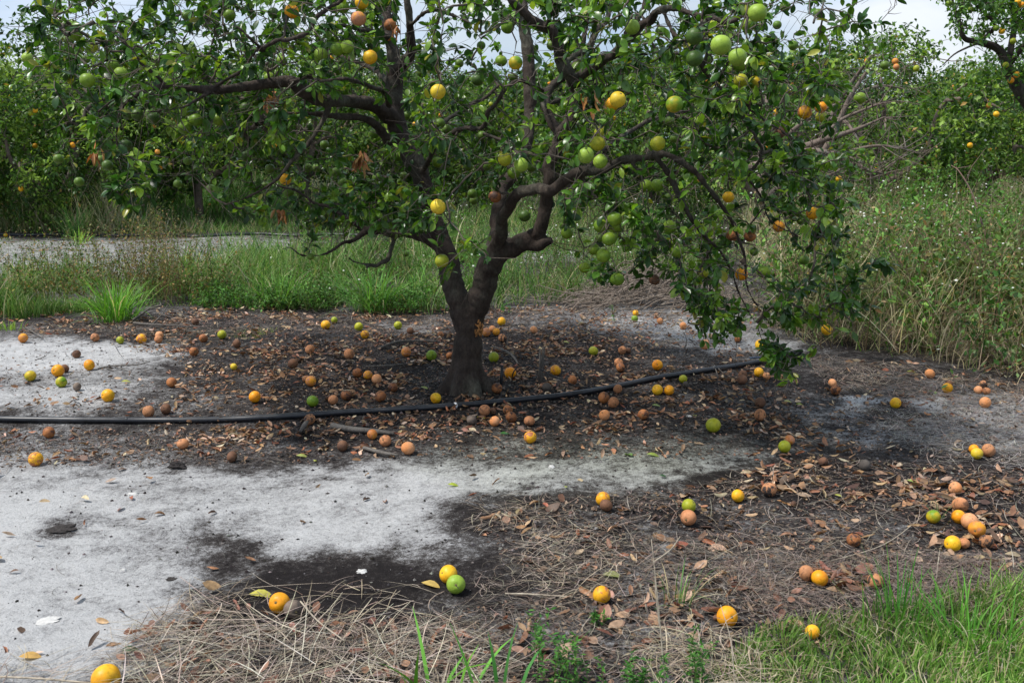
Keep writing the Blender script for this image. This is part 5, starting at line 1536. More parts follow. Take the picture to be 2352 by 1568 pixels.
BAND = [(-500,742),(-60,735),(120,722),(240,708),(430,700),(640,712),(820,716),(1010,722),(1250,704),(1400,692),(1420,640),(1700,600),(1500,560),(900,556),(560,590),(420,618),(330,650),(200,640),(-500,650)]
BANDL = [(-500,735),(-60,728),(240,700),(430,698),(560,700),(520,660),(330,650),(200,640),(-500,655)]
S = Soup()
S.add(*grass(BAND, 42000, (.08, .29), (.004, .009), curve=1.6, dry=.2, lean=.45, clump=.5))
S.add(*grass([(380,700),(1010,722),(1250,706),(1250,600),(900,556),(560,590),(420,618)], 7000, (.2, .5), (.006, .011), dry=.12, curve=1.9, lean=.3))
S.add(*grass([(-500,745),(-60,742),(120,728),(240,712),(240,700),(-500,700)], 8000, (.08, .26), (.004, .008), dry=.04))
o = S.build("grass", M_GRASS); tag(o, "band of bright green grass behind the clearing", kind="stuff")
S = Soup()
herbs(S, BANDL, 1100, (.25, .6), (.018, .04), 22, (.14,.10,.06), ((.08,.14,.035),(.11,.18,.04),(.13,.10,.04),(.05,.10,.025)), .4, .8, dryl=.15)
herbs(S, [(230,705),(420,700),(440,640),(330,640)], 300, (.5, .9), (.015, .035), 24, (.2,.14,.09), ((.10,.15,.045),(.14,.12,.05)), .3, .5, dryl=.2)
herbs(S, [(450,712),(1010,722),(1000,690),(480,680)], 1100, (.12, .32), (.02, .04), 16)
herbs(S, [(560,690),(1250,700),(1250,560),(700,560)], 900, (.3, .6), (.02, .045), 14, flowers=60)
herbs(S, [(1250,706),(1420,692),(1700,640),(1700,560),(1250,560)], 1200, (.3, .7), (.015, .035), 16, flowers=150)
o = S.build("weeds", M_GRASS); tag(o, "low brownish weeds and herbs growing among the grass band", kind="stuff")

# behind the far hose and between the trees
S = Soup()
REAR = [(-900,530),(-900,450),(-400,400),(3200,395),(3200,470),(1900,500),(1500,525),(1000,532),(400,534)]
S.add(*grass(REAR, 42000, (.3, .85), (.008, .015), dry=.28, curve=1.5, lean=.3, seg=4))
S.add(*grass([(-900,535),(-900,515),(1500,512),(1500,535)], 16000, (.15, .45), (.006, .011), dry=.2, curve=1.3, clump=0))
S.add(*grass([(-700,532),(-700,470),(500,462),(860,500),(860,532),(300,535)], 26000, (.35, .8), (.006, .010), [(.09,.22,.035),(.12,.28,.06),(.07,.17,.03)], dry=.1, curve=1.2))
S.add(*grass([(-700,536),(-400,520),(300,524),(620,528),(420,540)], 5000, (.3, .9), (.005, .009), DRYC, dry=1, lean=1.1, curve=.5))
S.add(*grass([(-900,405),(-900,372),(3300,372),(3300,405)], 26000, (.5, 1.1), (.02, .035), dry=.3, curve=.9))
o = S.build("grass", M_GRASS); tag(o, "taller grass behind the rear hose and between the rows of trees", kind="stuff")
S = Soup()
herbs(S, [(-700,500),(-700,440),(420,430),(520,490)], 700, (.7, 1.3), (.02, .045), 18, (.16,.14,.08), ((.08,.19,.04),(.12,.24,.06),(.10,.17,.06)), .25, .5, sw=.006)
herbs(S, [(1100,560),(1100,470),(1900,450),(2000,560),(1600,600)], 1400, (.3, .8), (.02, .045), 14, flowers=260, sw=.005)
herbs(S, [(900,560),(1700,560),(1600,480),(900,480)], 500, (.3, .6), (.02, .04), 12, flowers=60, sw=.005)
o = S.build("weeds", M_GRASS); tag(o, "tall weeds and small white flowers in front of the rear trees", kind="stuff")

# weed thicket at the right
TH1 = [(1790,770),(1880,800),(2050,812),(2200,850),(2352,880),(2650,950),(2900,800),(2700,640),(2352,600),(1950,600),(1800,660)]
TH2 = [(1720,640),(2000,600),(2900,640),(3300,520),(2352,440),(1900,455),(1700,520)]
S = Soup()
S.add(*grass(TH1, 9000, (.3, .85), (.004, .008), [(.07,.15,.03),(.10,.2,.04),(.15,.2,.07)], dry=.62, lean=.5, curve=1.8, clump=0))
S.add(*grass(TH2, 26000, (.3, .85), (.005, .010), [(.15,.22,.07),(.2,.27,.1)], dry=.9, lean=.4, curve=1.6, clump=0))
S.add(*straw(TH1, 4200, (.3, .8), (.003, .005), ((.33,.25,.15),(.42,.34,.22),(.2,.15,.1)), .0, .55, .5, .5))
S.add(*straw([(1760,770),(2000,800),(2352,870),(2352,840),(2000,770)], 1300, (.2, .5), (.0025, .0045), ((.33,.27,.2),(.2,.15,.11)), .0, .16, .35, .5))
o = S.build("tall_dry_grass", M_GRASS); tag(o, "tangle of tall green and straw coloured grass filling the right side", kind="stuff")
S = Soup()
herbs(S, TH1, 1500, (.45, 1.05), (.03, .06), 22, (.17,.12,.07), ((.07,.16,.04),(.12,.23,.07),(.045,.10,.025),(.16,.22,.09)), .45, .9, flowers=330, sw=.004, dryl=.07)
herbs(S, [(1990,700),(2352,720),(2600,760),(2600,640),(2352,560),(2050,600)], 420, (.8, 1.35), (.03, .065), 26, (.17,.12,.07), ((.08,.18,.035),(.12,.25,.05)), .3, .7, flowers=120, sw=.005)
herbs(S, TH2, 420, (.4, 1.05), (.025, .055), 18, (.2,.15,.09), ((.07,.16,.035),(.11,.23,.06),(.15,.2,.08)), .4, .8, flowers=420, sw=.005, dryl=.08)
o = S.build("flowering_weeds", M_GRASS); tag(o, "leafy weeds with small white flowers in the thicket at the right", kind="stuff")

# clumps and plants one can tell apart
def tuft(x, y, n, h, label, cols=GREEN, spread=.05, w=(.004, .008), dry=.05, lean=.5, name="grass_tuft", cat="grass tuft", curve=.9):
    c = on(x, y, 0); c[2] = H(c[0], c[1])
    b = rng.normal(0, spread, (n, 3)) * [1, 1, 0]; az = np.arctan2(b[:, 1], b[:, 0]) + rng.normal(0, .4, n)
    col = pick(cols, n, None, .3); dr = rng.random(n) < dry; col[dr] = pick(DRYC, dr.sum())
    V, F4, C = blades(b, az, rng.uniform(h[0], h[1], n), np.abs(rng.normal(0, lean, n)), np.abs(rng.normal(curve, .4, n)), rng.uniform(*w, n), col, 4, np.clip(col * 1.2, 0, 1), az + PI / 2 + rng.normal(0, .4, n))
    o = link(name, mesh_np(name, V, [F4], C), M_GRASS); o.location = c; tag(o, label, cat); return o
tuft(268,735,230,(.2,.5),"lush bright green grass tuft standing alone before the left grass band",[(.11,.27,.03),(.15,.33,.05)],.07,(.006,.011))
tuft(20,755,50,(.05,.12),"small low green tuft at the far left edge of the clearing",[(.2,.32,.05)],.05)
tuft(1795,716,10,(.1,.2),"sparse grass sprout in front of the brush pile") if False else None
tuft(1560,1392,26,(.06,.22),"thin green grass tuft right of the tall pale stalk",[(.09,.2,.05)],.02,(.0025,.004),.1,.5)
tuft(2160,1195,12,(.05,.13),"faint thin grass tuft left of the right cluster",[(.07,.13,.05)],.015,(.002,.003))
tuft(660,1500,0+6,(.1,.2),"few green blades in the straw") if False else None
tuft(985,1600,10,(.12,.26),"broad green grass blades rising at the bottom edge left of the weeds",[(.10,.27,.03),(.14,.34,.05)],.05,(.008,.013),0,.45,curve=.6)
tuft(1160,1620,9,(.15,.30),"broad upright grass blades at the bottom centre edge",[(.07,.23,.05),(.12,.3,.05)],.05,(.007,.012),0,.3,curve=.4)
tuft(745,1610,3,(.08,.16),"few green grass blades poking through the straw at the bottom edge",[(.12,.3,.04)],.05,(.006,.009),0,.5)
tuft(2060,1430,46,(.10,.26),"tallest dark green grass clump at the back of the foreground grass",[(.06,.2,.03),(.10,.27,.04)],.05,(.003,.0055),0,.3,curve=.5)
tuft(2230,1490,70,(.10,.24),"tall green grass clump near the right bottom corner",[(.08,.23,.03),(.12,.3,.04)],.07,(.003,.0055),.03,.4,curve=.6)
tuft(640,700,120,(.25,.55),"long-bladed grass clump in the middle of the green band left of the trunk",[(.10,.24,.04),(.15,.3,.07)],.08,(.006,.010))
tuft(860,712,160,(.3,.6),"tall arching grass clump at the left side of the trunk",[(.08,.21,.035),(.13,.28,.06)],.09,(.006,.011),.05,.5,curve=1.1)
tuft(175,540,120,(.4,.8),"tall light green grass clump by the rear hose at left",[(.11,.26,.06),(.16,.32,.09)],.1,(.008,.013))
tuft(540,560,12,(.15,.3),"bright lime sprout in front of the rear hose") if False else None
tuft(520,562,40,(.12,.28),"bright lime-green sprout just in front of the rear hose",[(.25,.42,.06)],.05,(.008,.014)) if False else tuft(185,562,40,(.12,.3),"bright lime-green sprout just in front of the rear hose",[(.25,.42,.06)],.06,(.008,.014))

def weed_plant(x, y, h, nl, label, n=3, cols=((.05,.16,.03),(.09,.24,.04)), leaf=(.012, .026), spread=.03):
    c = on(x, y, 0); c[2] = H(c[0], c[1])
    b = rng.normal(0, spread, (n, 3)) * [1, 1, 0]; az = rng.uniform(0, 6.28, n)
    V, F4, C = blades(b, az, rng.uniform(.6, 1, n) * h, np.abs(rng.normal(.05, .2, n)), np.abs(rng.normal(.2, .3, n)), np.full(n, .003), pick([(.12,.15,.05)], n))
    o = empty("weed_plant", c); tag(o, label, "weed")
    link("stem", mesh_np("stem", V, [F4], C), M_GRASS, o)
    nd = V.reshape(n, 5, 2, 3).mean(2); N_ = n * nl; k = rng.integers(0, n, N_); t = rng.uniform(.05, 3.999, N_); j = t.astype(int); f = (t - j)[:, None]
    p = nd[k, j] * (1 - f) + nd[k, j + 1] * f; d = norm(rng.normal(0, 1, p.shape) * [1, 1, .5] + [0, 0, .5])
    L = rng.uniform(*leaf, N_)
    link("foliage", leaf_mesh("foliage", p, d, norm(rng.normal(0, .4, p.shape) + [0, 0, 1]), L, L * .32, rng.uniform(0, .4, N_), rng.uniform(0, .6, N_), pick(cols, N_, None, .3), T=LT_LO), M_GRASS, o)
weed_plant(1250,1570,.26,46,"bushy dark green weed with whorled narrow leaves at the bottom centre",4)
weed_plant(1240,1500,.16,40,"slim green weed behind the bushy one at the bottom centre",2)
weed_plant(1330,1580,.17,44,"low leafy weed right of the bushy one at the bottom edge",5)
weed_plant(1440,1585,.13,46,"dense small weed at the bottom edge left of the tall stalk base",6)
weed_plant(1560,1590,.16,44,"spreading weed at the foot of the tall pale stalk",6)
weed_plant(1370,1432,.05,26,"tiny green rosette weed right below the flattened scarred orange",4,leaf=(.012,.024),spread=.01)
weed_plant(1600,1515,.10,36,"fresh green weed sprig between the stalk and the foreground grass",4)
weed_plant(1155,722,.12,30,"small leafy weed at the back of the clearing right of the trunk",4,leaf=(.015,.03))
weed_plant(1400,742,.18,26,"upright small weed on the pale ground before the brush pile",2,leaf=(.015,.03))

# foreground lawn
FG = [(1590,1700),(1640,1560),(1700,1490),(1760,1440),(1840,1428),(1960,1420),(2060,1400),(2200,1380),(2352,1352),(2550,1330),(2800,1500),(2700,1800),(1590,1800)]
S = Soup()
FGG = [(.12,.25,.04), (.17,.31,.06), (.08,.18,.03), (.26,.36,.11)]
S.add(*grass(FG, 17000, (.04, .085), (.003, .0055), FGG, dry=.2, lean=.6, curve=1.0, clump=0, hm=(.85, .4)))
S.add(*grass(FG, 2200, (.07, .16), (.004, .006), FGG, dry=.06, lean=.5, curve=1.0, clump=.3))
S.add(*grass([(1560,1700),(1620,1540),(1690,1470),(1800,1415),(2100,1385),(2352,1335),(2352,1360),(1800,1450),(1700,1700)], 900, (.04, .10), (.0025, .0045), FGG, dry=.3, lean=.6))
S.add(*straw(FG, 700, (.06, .2), (.002, .003), ((.45,.4,.26),(.34,.28,.18)), .0, .05, .3))
o = S.build("grass", M_GRASS); tag(o, "bright green foreground grass in the bottom right corner", kind="stuff")
S = Soup()
S.add(*grass([(340,765),(640,755),(600,775),(330,778)], 900, (.015, .035), (.003, .006), [(.2,.28,.06),(.28,.34,.1)], dry=.1, lean=.9, clump=0))
S.add(*grass([(1500,775),(1560,775),(1560,785),(1500,785)], 60, (.015, .03), (.003, .006), [(.28,.34,.1)], dry=.1, lean=.9, clump=0))
o = S.build("moss", M_GRASS); tag(o, "yellowish mossy growth at the left back of the clearing", kind="stuff")

# brush pile behind the tree
pc = on(1500, 712, 0); mb = MB()
for q in range(520):
    a = rng.uniform(0, PI); r = rng.random() ** .5
    x = rng.normal(0, .42); y = rng.normal(.3, .3); z0 = .02 + .36 * math.exp(-((x - .05) / .5) ** 2 - ((y - .3) / .45) ** 2) * rng.uniform(.2, 1.05)
    az = rng.normal(.45, .5) * rng.choice([1, 1, 1, -1]) ; L = rng.uniform(.2, .6)
    d = np.array([math.cos(az), math.sin(az) * .6, rng.normal(.05, .25)])
    p = np.array([x, y, z0]); s = rng.normal(0, .05, 3) + [0, 0, .04]
    pts = np.array([p - d * L / 2, p + s, p + d * L / 2]); pts[:, 2] = np.maximum(pts[:, 2], .01)
    pts = spline(pts, 3); mb.tube(pts, [.0045 - .003 * t for t in np.linspace(0, 1, len(pts))], 4, pick([(1,1,1)], 1)[0], False)
o = mb.build("brush_pile", mat_bark("brush_twigs", (.13,.10,.08), (.26,.21,.17), (.3,.27,.23), 3, .002)); o.location = pc
tag(o, "low heap of dry grey-brown twigs behind the hanging green fruit", "brush pile")

# arching brown stems of the thicket
S = Soup(); r3 = np.random.default_rng(5)
for q in range(34):
    x, y = r3.uniform(1820, 2450), 0
    y = r3.uniform(620, 860) if x > 2000 else r3.uniform(600, 770)
    if y > 770 + (x - 1850) * .2: continue
    c = on(x, y, 0); R = r3.uniform(.18, .4); a = np.arange(8) * PI / 4
    herbs(S, np.column_stack([c[0] + R * np.cos(a), c[1] + R * np.sin(a)]), 34, (.45, 1.0) if y > 700 else (.6, 1.3), (.03, .07), 26, (.15,.10,.06), ((.06,.15,.025),(.10,.23,.04),(.16,.3,.06)) if q % 3 else ((.10,.14,.04),(.16,.2,.06)), .5, .9, flowers=8 if q % 2 else 0, sw=.004, dryl=.06, ground=True)
o = S.build("leafy_weeds", M_GRASS); tag(o, "bushier clumps of leafy weeds standing up in the thicket", kind="stuff")
mb = MB(); P = scatter(TH1, 420); r2 = np.random.default_rng(77)
for p in P:
    az = r2.uniform(0, 2 * PI); h = r2.uniform(.35, 1.0); s = r2.uniform(.2, .9)
    d = np.array([math.cos(az), math.sin(az), 0])
    q = spline(np.array([p, p + d * s * .25 + [0, 0, h * .6], p + d * s * .6 + [0, 0, h * .95], p + d * s + [0, 0, h * r2.uniform(.6, 1.0)]]), 4)
    mb.tube(q, np.linspace(.0038, .0012, len(q)), 4, r2.choice([.7, 1.0, 1.3]) * np.array((.20, .14, .09)), False)
o = mb.build("arching_stems", M_GRASS); tag(o, "brown arching weed stems tangled through the thicket", kind="stuff")

# tall dead stems in the thicket
def tall_stem(pts, rad, label):
    P = [at(*p) for p in pts]; P[0][2] = min(P[0][2], 0.0); P = np.array(P); c = P[0].copy()
    mb = MB(); q = spline(np.column_stack([P, np.linspace(rad, rad * .3, len(P))]), 6); mb.tube(q[:, :3] - c, q[:, 3], 6)
    for t in range(8):
        i = rng.integers(8, len(q) - 1); a = q[i, :3]; d = norm(rng.normal(0, 1, 3) + [0, 0, .8]); L = rng.uniform(.1, .35)
        mb.tube([a - c, a + d * L * .5 + rng.normal(0, .02, 3) - c, a + d * L - c], [rad * .4, rad * .3, .001], 5)
    o = mb.build("dry_weed", mat_bark("weed_stem", (.12,.075,.055), (.2,.13,.1), (.2,.18,.15), 4, .001)); o.location = c; tag(o, label, "stem")
tall_stem([(2330,760,8.0),(2300,650,8),(2267,551,8.0),(2235,450,8.1),(2204,395,8.2),(2185,380,8.3)], .011, "tall reddish dead stem leaning left in the thicket at the right")
tall_stem([(2300,800,7.6),(2282,690,7.6),(2240,600,7.7),(2195,520,7.8)], .008, "shorter dead stem crossing the thicket left of the tall reddish one")
tall_stem([(2150,800,7.2),(2120,720,7.3),(2080,620,7.4),(2010,545,7.5)], .006, "thin brown dead stem arching over the grass at the thicket's left part")

# ================================================================== REAR TREES
def spheretree(seed, Ht, R, nt, skirt=.35, trunk_h=.5, leanx=0.0, bare=0, lpt=19, hole=.42):
    """trunk mesh and crown mesh about the origin"""
    r = np.random.default_rng(seed); global rng; keep = rng; rng = r
    sk = []; sr = []
    lim = r.integers(4, 6); fork = np.array([leanx * trunk_h, 0, trunk_h])
    t0 = spline([(0, 0, -.1, .14), (leanx * .1, 0, .15, .11), (*fork, .10)], 5); sk.append(t0[:, :3]); sr.append(t0[:, 3])
    for q in range(lim):
        a = 2 * PI * q / lim + r.uniform(-.4, .4); rr = R * r.uniform(.45, .75); zt = Ht * r.uniform(.6, .9)
        e = np.array([math.cos(a) * rr + leanx * Ht * .4, math.sin(a) * rr, zt]); m_ = fork + (e - fork) * .45 + [math.cos(a) * .2, math.sin(a) * .2, -.15 + r.normal(0, .1)]
        p = spline([(*fork, .08), (*m_, .06), (*(fork + (e - fork) * .75 + r.normal(0, .1, 3)), .04), (*e, .02)], 5)
        sk.append(p[:, :3]); sr.append(p[:, 3])
        b = p[r.integers(6, 12), :3]; e2 = b + np.array([math.cos(a + r.uniform(-1, 1)) * R * .5, math.sin(a + r.uniform(-1, 1)) * R * .5, r.uniform(-.5, .4)])
        p2 = spline([(*b, .04), (*((b + e2) / 2 + [0, 0, .12]), .028), (*e2, .012)], 4); sk.append(p2[:, :3]); sr.append(p2[:, 3])
    T = []
    while len(T) < nt:
        u = norm(r.normal(0, 1, 3)); s = r.random() ** .33 if r.random() < .3 else r.uniform(.72, 1.08)
        n_ = .78 + .42 * vnoise(np.array([u[0] * 2.2 + seed + u[2]]), np.array([u[1] * 2.2 + 3 * u[2]]))[0]
        zc = Ht * .5 + skirt * .5; p = np.array([u[0] * R, u[1] * R, u[2] * (Ht - skirt) * .5]) * s * n_ + [leanx * Ht * .4, 0, zc]
        if p[2] < skirt: continue
        if vnoise(np.array([p[0] * 1.5 + seed]), np.array([p[1] * 1.5 + p[2] * 2.1]))[0] < hole * .8: continue
        T.append(p)
    T = np.array(T)
    pa, _ = grow(sk, sr, T, .15, .1, .18)
    mb = MB()
    for p, q in zip(sk, sr): mb.tube(p, q, 7)
    lp, ld = [], []
    for ti, P, Rr in pa:
        if len(P) > 5: idx = [0, len(P) // 3, 2 * len(P) // 3, len(P) - 1]; mb.tube(P[idx], Rr[idx] * 1.3 + .001, 3, cap=False)
        else: mb.tube(P[[0, len(P) // 2, -1]], Rr[[0, len(P) // 2, -1]] * 1.3 + .001, 3, cap=False)
        if ti < bare: continue
        k = lpt; f = r.random(k) ** .6
        base = P[-1] + (P[-2] - P[-1]) * 0; sp = norm(P[-1] - P[0])
        q = P[-1] - sp * (1 - f)[:, None] * .28 + r.normal(0, .075, (k, 3)); lp.append(q); ld.append(np.tile(sp, (k, 1)))
    if bare:
        for _ in range(bare):
            ti, P, Rr = pa[r.integers(len(pa))]; a = P[-1]; d = norm(r.normal(0, 1, 3) + [0, 0, .2]); L = r.uniform(.2, .7)
            mb.tube([a, a + d * L * .5 + r.normal(0, .04, 3), a + d * L], [.006, .004, .0015], 3, cap=False)
    tm = mb.mesh("trunk"); tm.materials.append(M_BARKBG)
    lp = np.concatenate(lp); ld = np.concatenate(ld); n = len(lp)
    d = norm(ld * .5 + r.normal(0, .8, (n, 3))); L = r.uniform(.07, .12, n)
    cl = np.repeat(r.random(n // lpt + 1), lpt)[:n]
    c = np.where((cl < .4)[:, None], (.035,.085,.015), np.where((cl < .75)[:, None], (.085,.175,.026), (.22,.34,.06))) * (1 + (r.random((n, 1)) - .5) * .5)
    yb = r.random(n) < .01; c[yb] = (.4,.25,.07)
    cm = leaf_mesh("crown", lp, d, norm(np.array([0, 0, 1.]) + r.normal(0, .5, (n, 3))), L, L * .52, r.uniform(.1, .5, n), r.uniform(0, .8, n), c, None, LT_LO)
    cm.materials.append(M_LEAFBG)
    rng = keep
    return tm, cm, T
PROTO = [spheretree(11, 3.4, 2.3, 950, .12), spheretree(12, 3.6, 2.2, 800, 1.0, .9), spheretree(13, 3.2, 2.5, 950, .1), spheretree(14, 3.3, 2.3, 330, .5, .6, .35, 210, 11, .5)]
def rear_tree(x, Yd, ytop, k, label, rz=0.0, sxy=1.0, fruit_n=16, group="orange trees standing behind the clearing", px=None):
    b = at(x, 400, Yd); b[2] = 0; zt = at(x, ytop, Yd)[2]
    tm, cm, T = PROTO[k]; base_h = (3.4, 3.6, 3.2, 3.3)[k] * .97; s = zt / base_h
    o = empty("orange_tree", b); o.scale = (s * sxy, s * sxy, s); o.rotation_euler = (0, 0, rz); tag(o, label, "tree", group)
    for nm, me in (("trunk", tm), ("crown", cm)):
        c = bpy.data.objects.new(nm, me); COL.objects.link(c); c.parent = o
    # fruit on the side one sees
    ca_, sa_ = math.cos(-rz), math.sin(-rz); v = np.array([-b[0], -b[1]]); v = v / np.linalg.norm(v)
    vl = np.array([v[0] * ca_ - v[1] * sa_, v[0] * sa_ + v[1] * ca_])
    ok = T[(T[:, :2] @ vl) > .7]
    for q in range(min(fruit_n, len(ok))):
        p = ok[rng.integers(len(ok))] + np.array([vl[0], vl[1], 0]) * .16 + rng.normal(0, .08, 3); 
        fruit("orange", Vector(p), .085 / s, rng.choice(['o', 'o', 'y', 'e', 'g', 'r']), o, button=False, k=q)
    return o
rear_tree(5,17.5,45,0,"dense dark orange tree at the far left reaching above its neighbours",.4,1.0,16)
rear_tree(120,17,172,2,"low pale green orange tree at the far left, in front of the dark tall one",2.0,.95,10)
rear_tree(330,19,128,0,"orange tree standing behind the left drooping spray of the big tree",1.0,1.0,8)
rear_tree(452,18.5,130,1,"orange tree whose bare grey trunk shows left of the centre",3.9,.9,8)
rear_tree(700,19.5,118,1,"dark orange tree behind the left big limb of the main tree",2.2,1.05,10)
rear_tree(905,21,150,2,"round orange tree behind the left fork of the main tree",.2,1.0,6)
rear_tree(1085,20,165,0,"orange tree seen in the gap between the two forks",5.0,.95,8)
rear_tree(1300,19.5,150,1,"orange tree behind the right fork of the main tree",.9,1.0,8)
rear_tree(1505,20.5,120,2,"orange tree behind the hanging green clusters of the main tree",4.2,1.0,10)
rear_tree(1730,15,95,3,"half dead orange tree with bare tangled branches right of the main crown",.3,1.0,12)
rear_tree(1985,17.5,62,0,"leafy green orange tree right of the main crown, full of small oranges",1.3,1.0,18)
rear_tree(2140,22,185,2,"lower orange tree in the dip between two taller ones at right",3.3,.9,18)
rear_tree(2275,20,158,1,"orange tree at the right with low crooked trunk above the weeds",4.6,1.0,16)
ROWB = [(-130,30,0), (60,29,0),(250,30,0),(450,29,0),(640,31,0),(830,29,0),(1010,30,0),(1190,31,0),(1380,29,0),(1580,30,0),(1790,31,0),(2010,29,0),(2200,31,0),(2390,29,0)]
for i, (x, Yd, _) in enumerate(ROWB):
    rear_tree(x, Yd, 152 + 22 * ((i * 7) % 5 - 2) / 2, (0, 2, 1)[i % 3], "distant orange tree in the farthest row, mostly hidden behind nearer trees", i * 1.7, 1.15, 0, "farthest row of orange trees")
# nearer tree that leans in at the top right
b = at(2500, 400, 11.5); b[2] = 0
o = empty("orange_tree", b); tag(o, "open orange tree leaning into the top right corner of the photo", "tree")
def L2(rows, k=5):
    R = spline([(x, y, Yd, w) for x, y, Yd, w in rows], k); return at(R[:, 0], R[:, 1], R[:, 2]) , R[:, 3] * R[:, 2] / (2 * F)
sk, sr = [], []
for rows in ([(2500,640,11.5,44),(2460,420,11.5,38),(2400,290,11.4,32),(2345,215,11.3,27),(2318,165,11.3,22),(2295,115,11.2,18),(2250,97,11.2,15),(2215,88,11.1,11),(2203,50,11.1,9),(2190,15,11.1,6),(2185,-30,11.1,4)],
             [(2318,165,11.3,16),(2322,110,11.4,14),(2330,50,11.5,12),(2320,-40,11.5,8),(2330,-130,11.5,5)],
             [(2250,97,11.2,9),(2285,60,11,8),(2262,30,10.9,7),(2235,0,10.9,5),(2240,-60,10.9,3)],
             [(2300,120,11.2,9),(2262,98,11,6),(2200,120,10.9,4),(2165,150,10.9,2.5)],
             [(2345,215,11.3,12),(2400,120,11.6,12),(2450,20,11.8,9),(2480,-80,12,6)],
             [(2320,150,11.3,10),(2380,60,11.0,9),(2420,-40,10.8,6)]):
    p, r_ = L2(rows); sk.append(p); sr.append(r_)
mb = MB()
for p, q in zip(sk, sr): mb.tube(p - b, q, 9)
T = []
for (x, y, Yd, sx, sy, n_) in [(2230,-10,11,60,30,60),(2290,20,11.2,50,40,60),(2200,40,11,20,30,12),(2340,-40,11.4,60,50,90),(2350,60,11.3,30,60,50),(2340,160,11.5,30,50,30),(2170,-20,11,25,15,16),(2450,0,11.5,90,80,120),(2420,200,11.6,60,70,60),(2250,90,10.9,30,20,8),(2420,330,11.6,60,60,50)]:
    for _ in range(n_): T.append(at(rng.normal(x, sx * .6), rng.normal(y, sy * .6), Yd + rng.normal(0, .45)))
T = np.array(T); pa, _ = grow(sk, sr, T, .15, .1, .12); lp, ld = [], []
for ti, P, Rr in pa:
    mb.tube(P - b, Rr, 4, cap=False); k = 9; sp = norm(P[-1] - P[0]); f = rng.random(k) ** .6
    lp.append(P[-1] - sp * (1 - f)[:, None] * .16 + rng.normal(0, .035, (k, 3))); ld.append(np.tile(sp, (k, 1)))
mb.build("trunk", M_BARK, o)
lp = np.concatenate(lp); ld = np.concatenate(ld); n = len(lp); L = rng.uniform(.05, .085, n)
c = pick([(.04,.10,.018),(.07,.16,.025),(.14,.27,.04)], n, (2, 3, 1.5), .3)
link("crown", leaf_mesh("crown", lp - b, norm(ld * .5 + rng.normal(0, .8, (n, 3))), norm(np.array([0, 0, 1.]) + rng.normal(0, .5, (n, 3))), L, L * .52, rng.uniform(.1, .5, n), rng.uniform(0, .8, n), c, None, LT_LO), M_LEAFBG, o)
for (x, y, k) in [(2240,5,'g'),(2265,12,'g'),(2293,27,'g'),(2301,72,'y'),(2288,65,'g'),(2310,150,'e'),(2335,172,'o'),(2322,185,'o'),(2347,12,'o'),(2338,5,'y'),(2327,95,'e'),(2180,8,'g'),(2210,12,'g'),(2230,22,'g')]:
    p = at(x, y, 10.9); fruit("orange", Vector(p - b), .065, k, o, button=False, k=1)

# reclining dead branches right of the crown (lying and hanging bare wood)
def deadwood(branches, label, name="dead_branch", cat="branch", mat=M_BARKBG, twigs_=90, seed=4):
    r = np.random.default_rng(seed); sk = []; c = None; mb = MB()
    for rows in branches:
        p, q = L2(rows); 
        if c is None: c = p[0].copy()
        mb.tube(p - c, q, 8); sk.append(p)
    for _ in range(twigs_):
        p = sk[r.integers(len(sk))]; a = p[r.integers(3, len(p))]; d = norm(r.normal(0, 1, 3) + [.5, 0, .2]); L = r.uniform(.2, .8)
        m_ = a + d * L * .5 + r.normal(0, .05, 3); e = a + d * L + [0, 0, r.normal(0, .1)]
        mb.tube(spline(np.array([a, m_, e]), 3) - c, np.linspace(.008, .002, 7), 4, cap=False)
        if r.random() < .6:
            d2 = norm(d + r.normal(0, .6, 3)); mb.tube(np.array([m_, m_ + d2 * L * .25, m_ + d2 * L * .45]) - c, [.004, .003, .001], 3, cap=False)
    o = mb.build(name, mat); o.location = c; tag(o, label, cat); return o
deadwood([[(1690,395,13,24),(1760,375,13,22),(1830,345,12.8,18),(1895,320,12.6,14),(1960,300,12.5,9),(2030,270,12.5,4)],
          [(1830,345,12.8,12),(1900,350,12.5,13),(1960,380,12.4,10),(2010,410,12.4,6),(2030,430,12.4,4)],
          [(1895,320,12.6,9),(1925,280,12.6,8),(1990,250,12.6,6),(2060,225,12.6,3)],
          [(1760,375,13,12),(1800,320,13,10),(1860,270,13,8),(1930,235,13,4)],
          [(1940,350,12.4,8),(2010,335,12.3,6),(2080,340,12.3,4)],
          [(1950,360,12.4,9),(1990,390,12.3,8),(2040,400,12.3,4)]], "sprawling bare dead branches reclining right of the main crown above the weeds")
deadwood([[(1780,480,11,12),(1830,450,11,10),(1880,415,11,7),(1930,390,11,4)]], "single bare grey pole of dead wood leaning in the weeds below the sprawling dead branches", twigs_=14, seed=9)
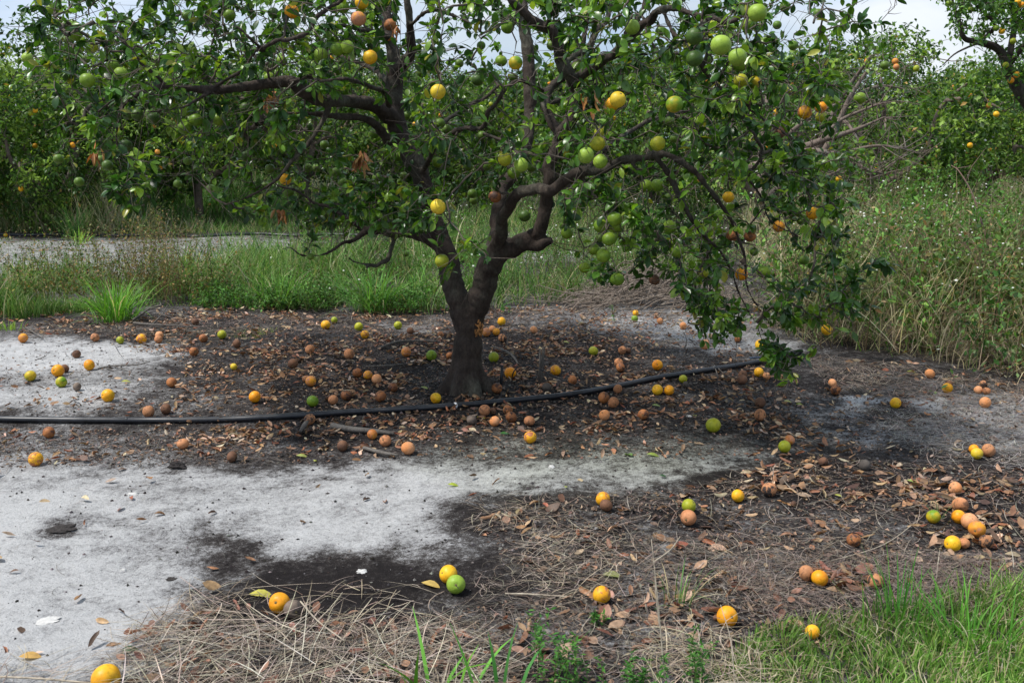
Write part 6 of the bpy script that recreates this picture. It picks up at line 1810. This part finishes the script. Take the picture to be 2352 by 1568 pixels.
# ================================================================== LIGHT
SUN_EL, SUN_AZ = math.radians(60), math.radians(-105)      # azimuth from +Y towards +X
w = bpy.data.worlds.new("World"); sc.world = w; w.use_nodes = True
nt = w.node_tree; ns, ls = nt.nodes, nt.links; ns.clear()
out = ns.new('ShaderNodeOutputWorld'); bg = ns.new('ShaderNodeBackground'); bg.inputs['Strength'].default_value = .085
sky = ns.new('ShaderNodeTexSky'); sky.sky_type = 'NISHITA'; sky.sun_disc = False
sky.sun_elevation = SUN_EL; sky.sun_rotation = SUN_AZ; sky.air_density = 1; sky.dust_density = 1.2; sky.ozone_density = 1
tc = ns.new('ShaderNodeTexCoord'); mp = ns.new('ShaderNodeMapping'); mp.inputs['Scale'].default_value = (1, 1, 2.6)
ls.new(tc.outputs['Generated'], mp.inputs['Vector'])
n1 = noise(ns, ls, 2.3, 6, .55, mp.outputs[0], .4)
r1 = ramp(ns, ls, n1.outputs['Fac'], [(.36, (.55, .55, .55)), (.60, (1, 1, 1))])
n2 = noise(ns, ls, 4.0, 5, .5, mp.outputs[0])
r2 = ramp(ns, ls, n2.outputs['Fac'], [(.38, (4.4, 6.0, 8.4)), (.62, (8.0, 8.5, 9.1))])
c = mix(ns, ls, r1.outputs['Color'], sky.outputs[0], r2.outputs['Color'])
ls.new(c, bg.inputs['Color']); ls.new(bg.outputs[0], out.inputs[0])
sd = bpy.data.lights.new("sun", 'SUN'); sd.energy = 3.5; sd.angle = math.radians(5); sd.color = (1, .96, .9)
so = bpy.data.objects.new("sun", sd); COL.objects.link(so)
dv = Vector((math.sin(SUN_AZ) * math.cos(SUN_EL), math.cos(SUN_AZ) * math.cos(SUN_EL), math.sin(SUN_EL)))
so.rotation_euler = dv.to_track_quat('Z', 'Y').to_euler(); so.location = (0, 0, 8)
sc.render.engine = 'CYCLES'
sc.cycles.use_denoising = True
sc.cycles.max_bounces = 6; sc.cycles.diffuse_bounces = 3; sc.cycles.transmission_bounces = 3; sc.cycles.transparent_max_bounces = 4
sc.view_settings.view_transform = 'Standard'; sc.view_settings.look = 'None'
sc.view_settings.exposure = .45; sc.view_settings.gamma = 1
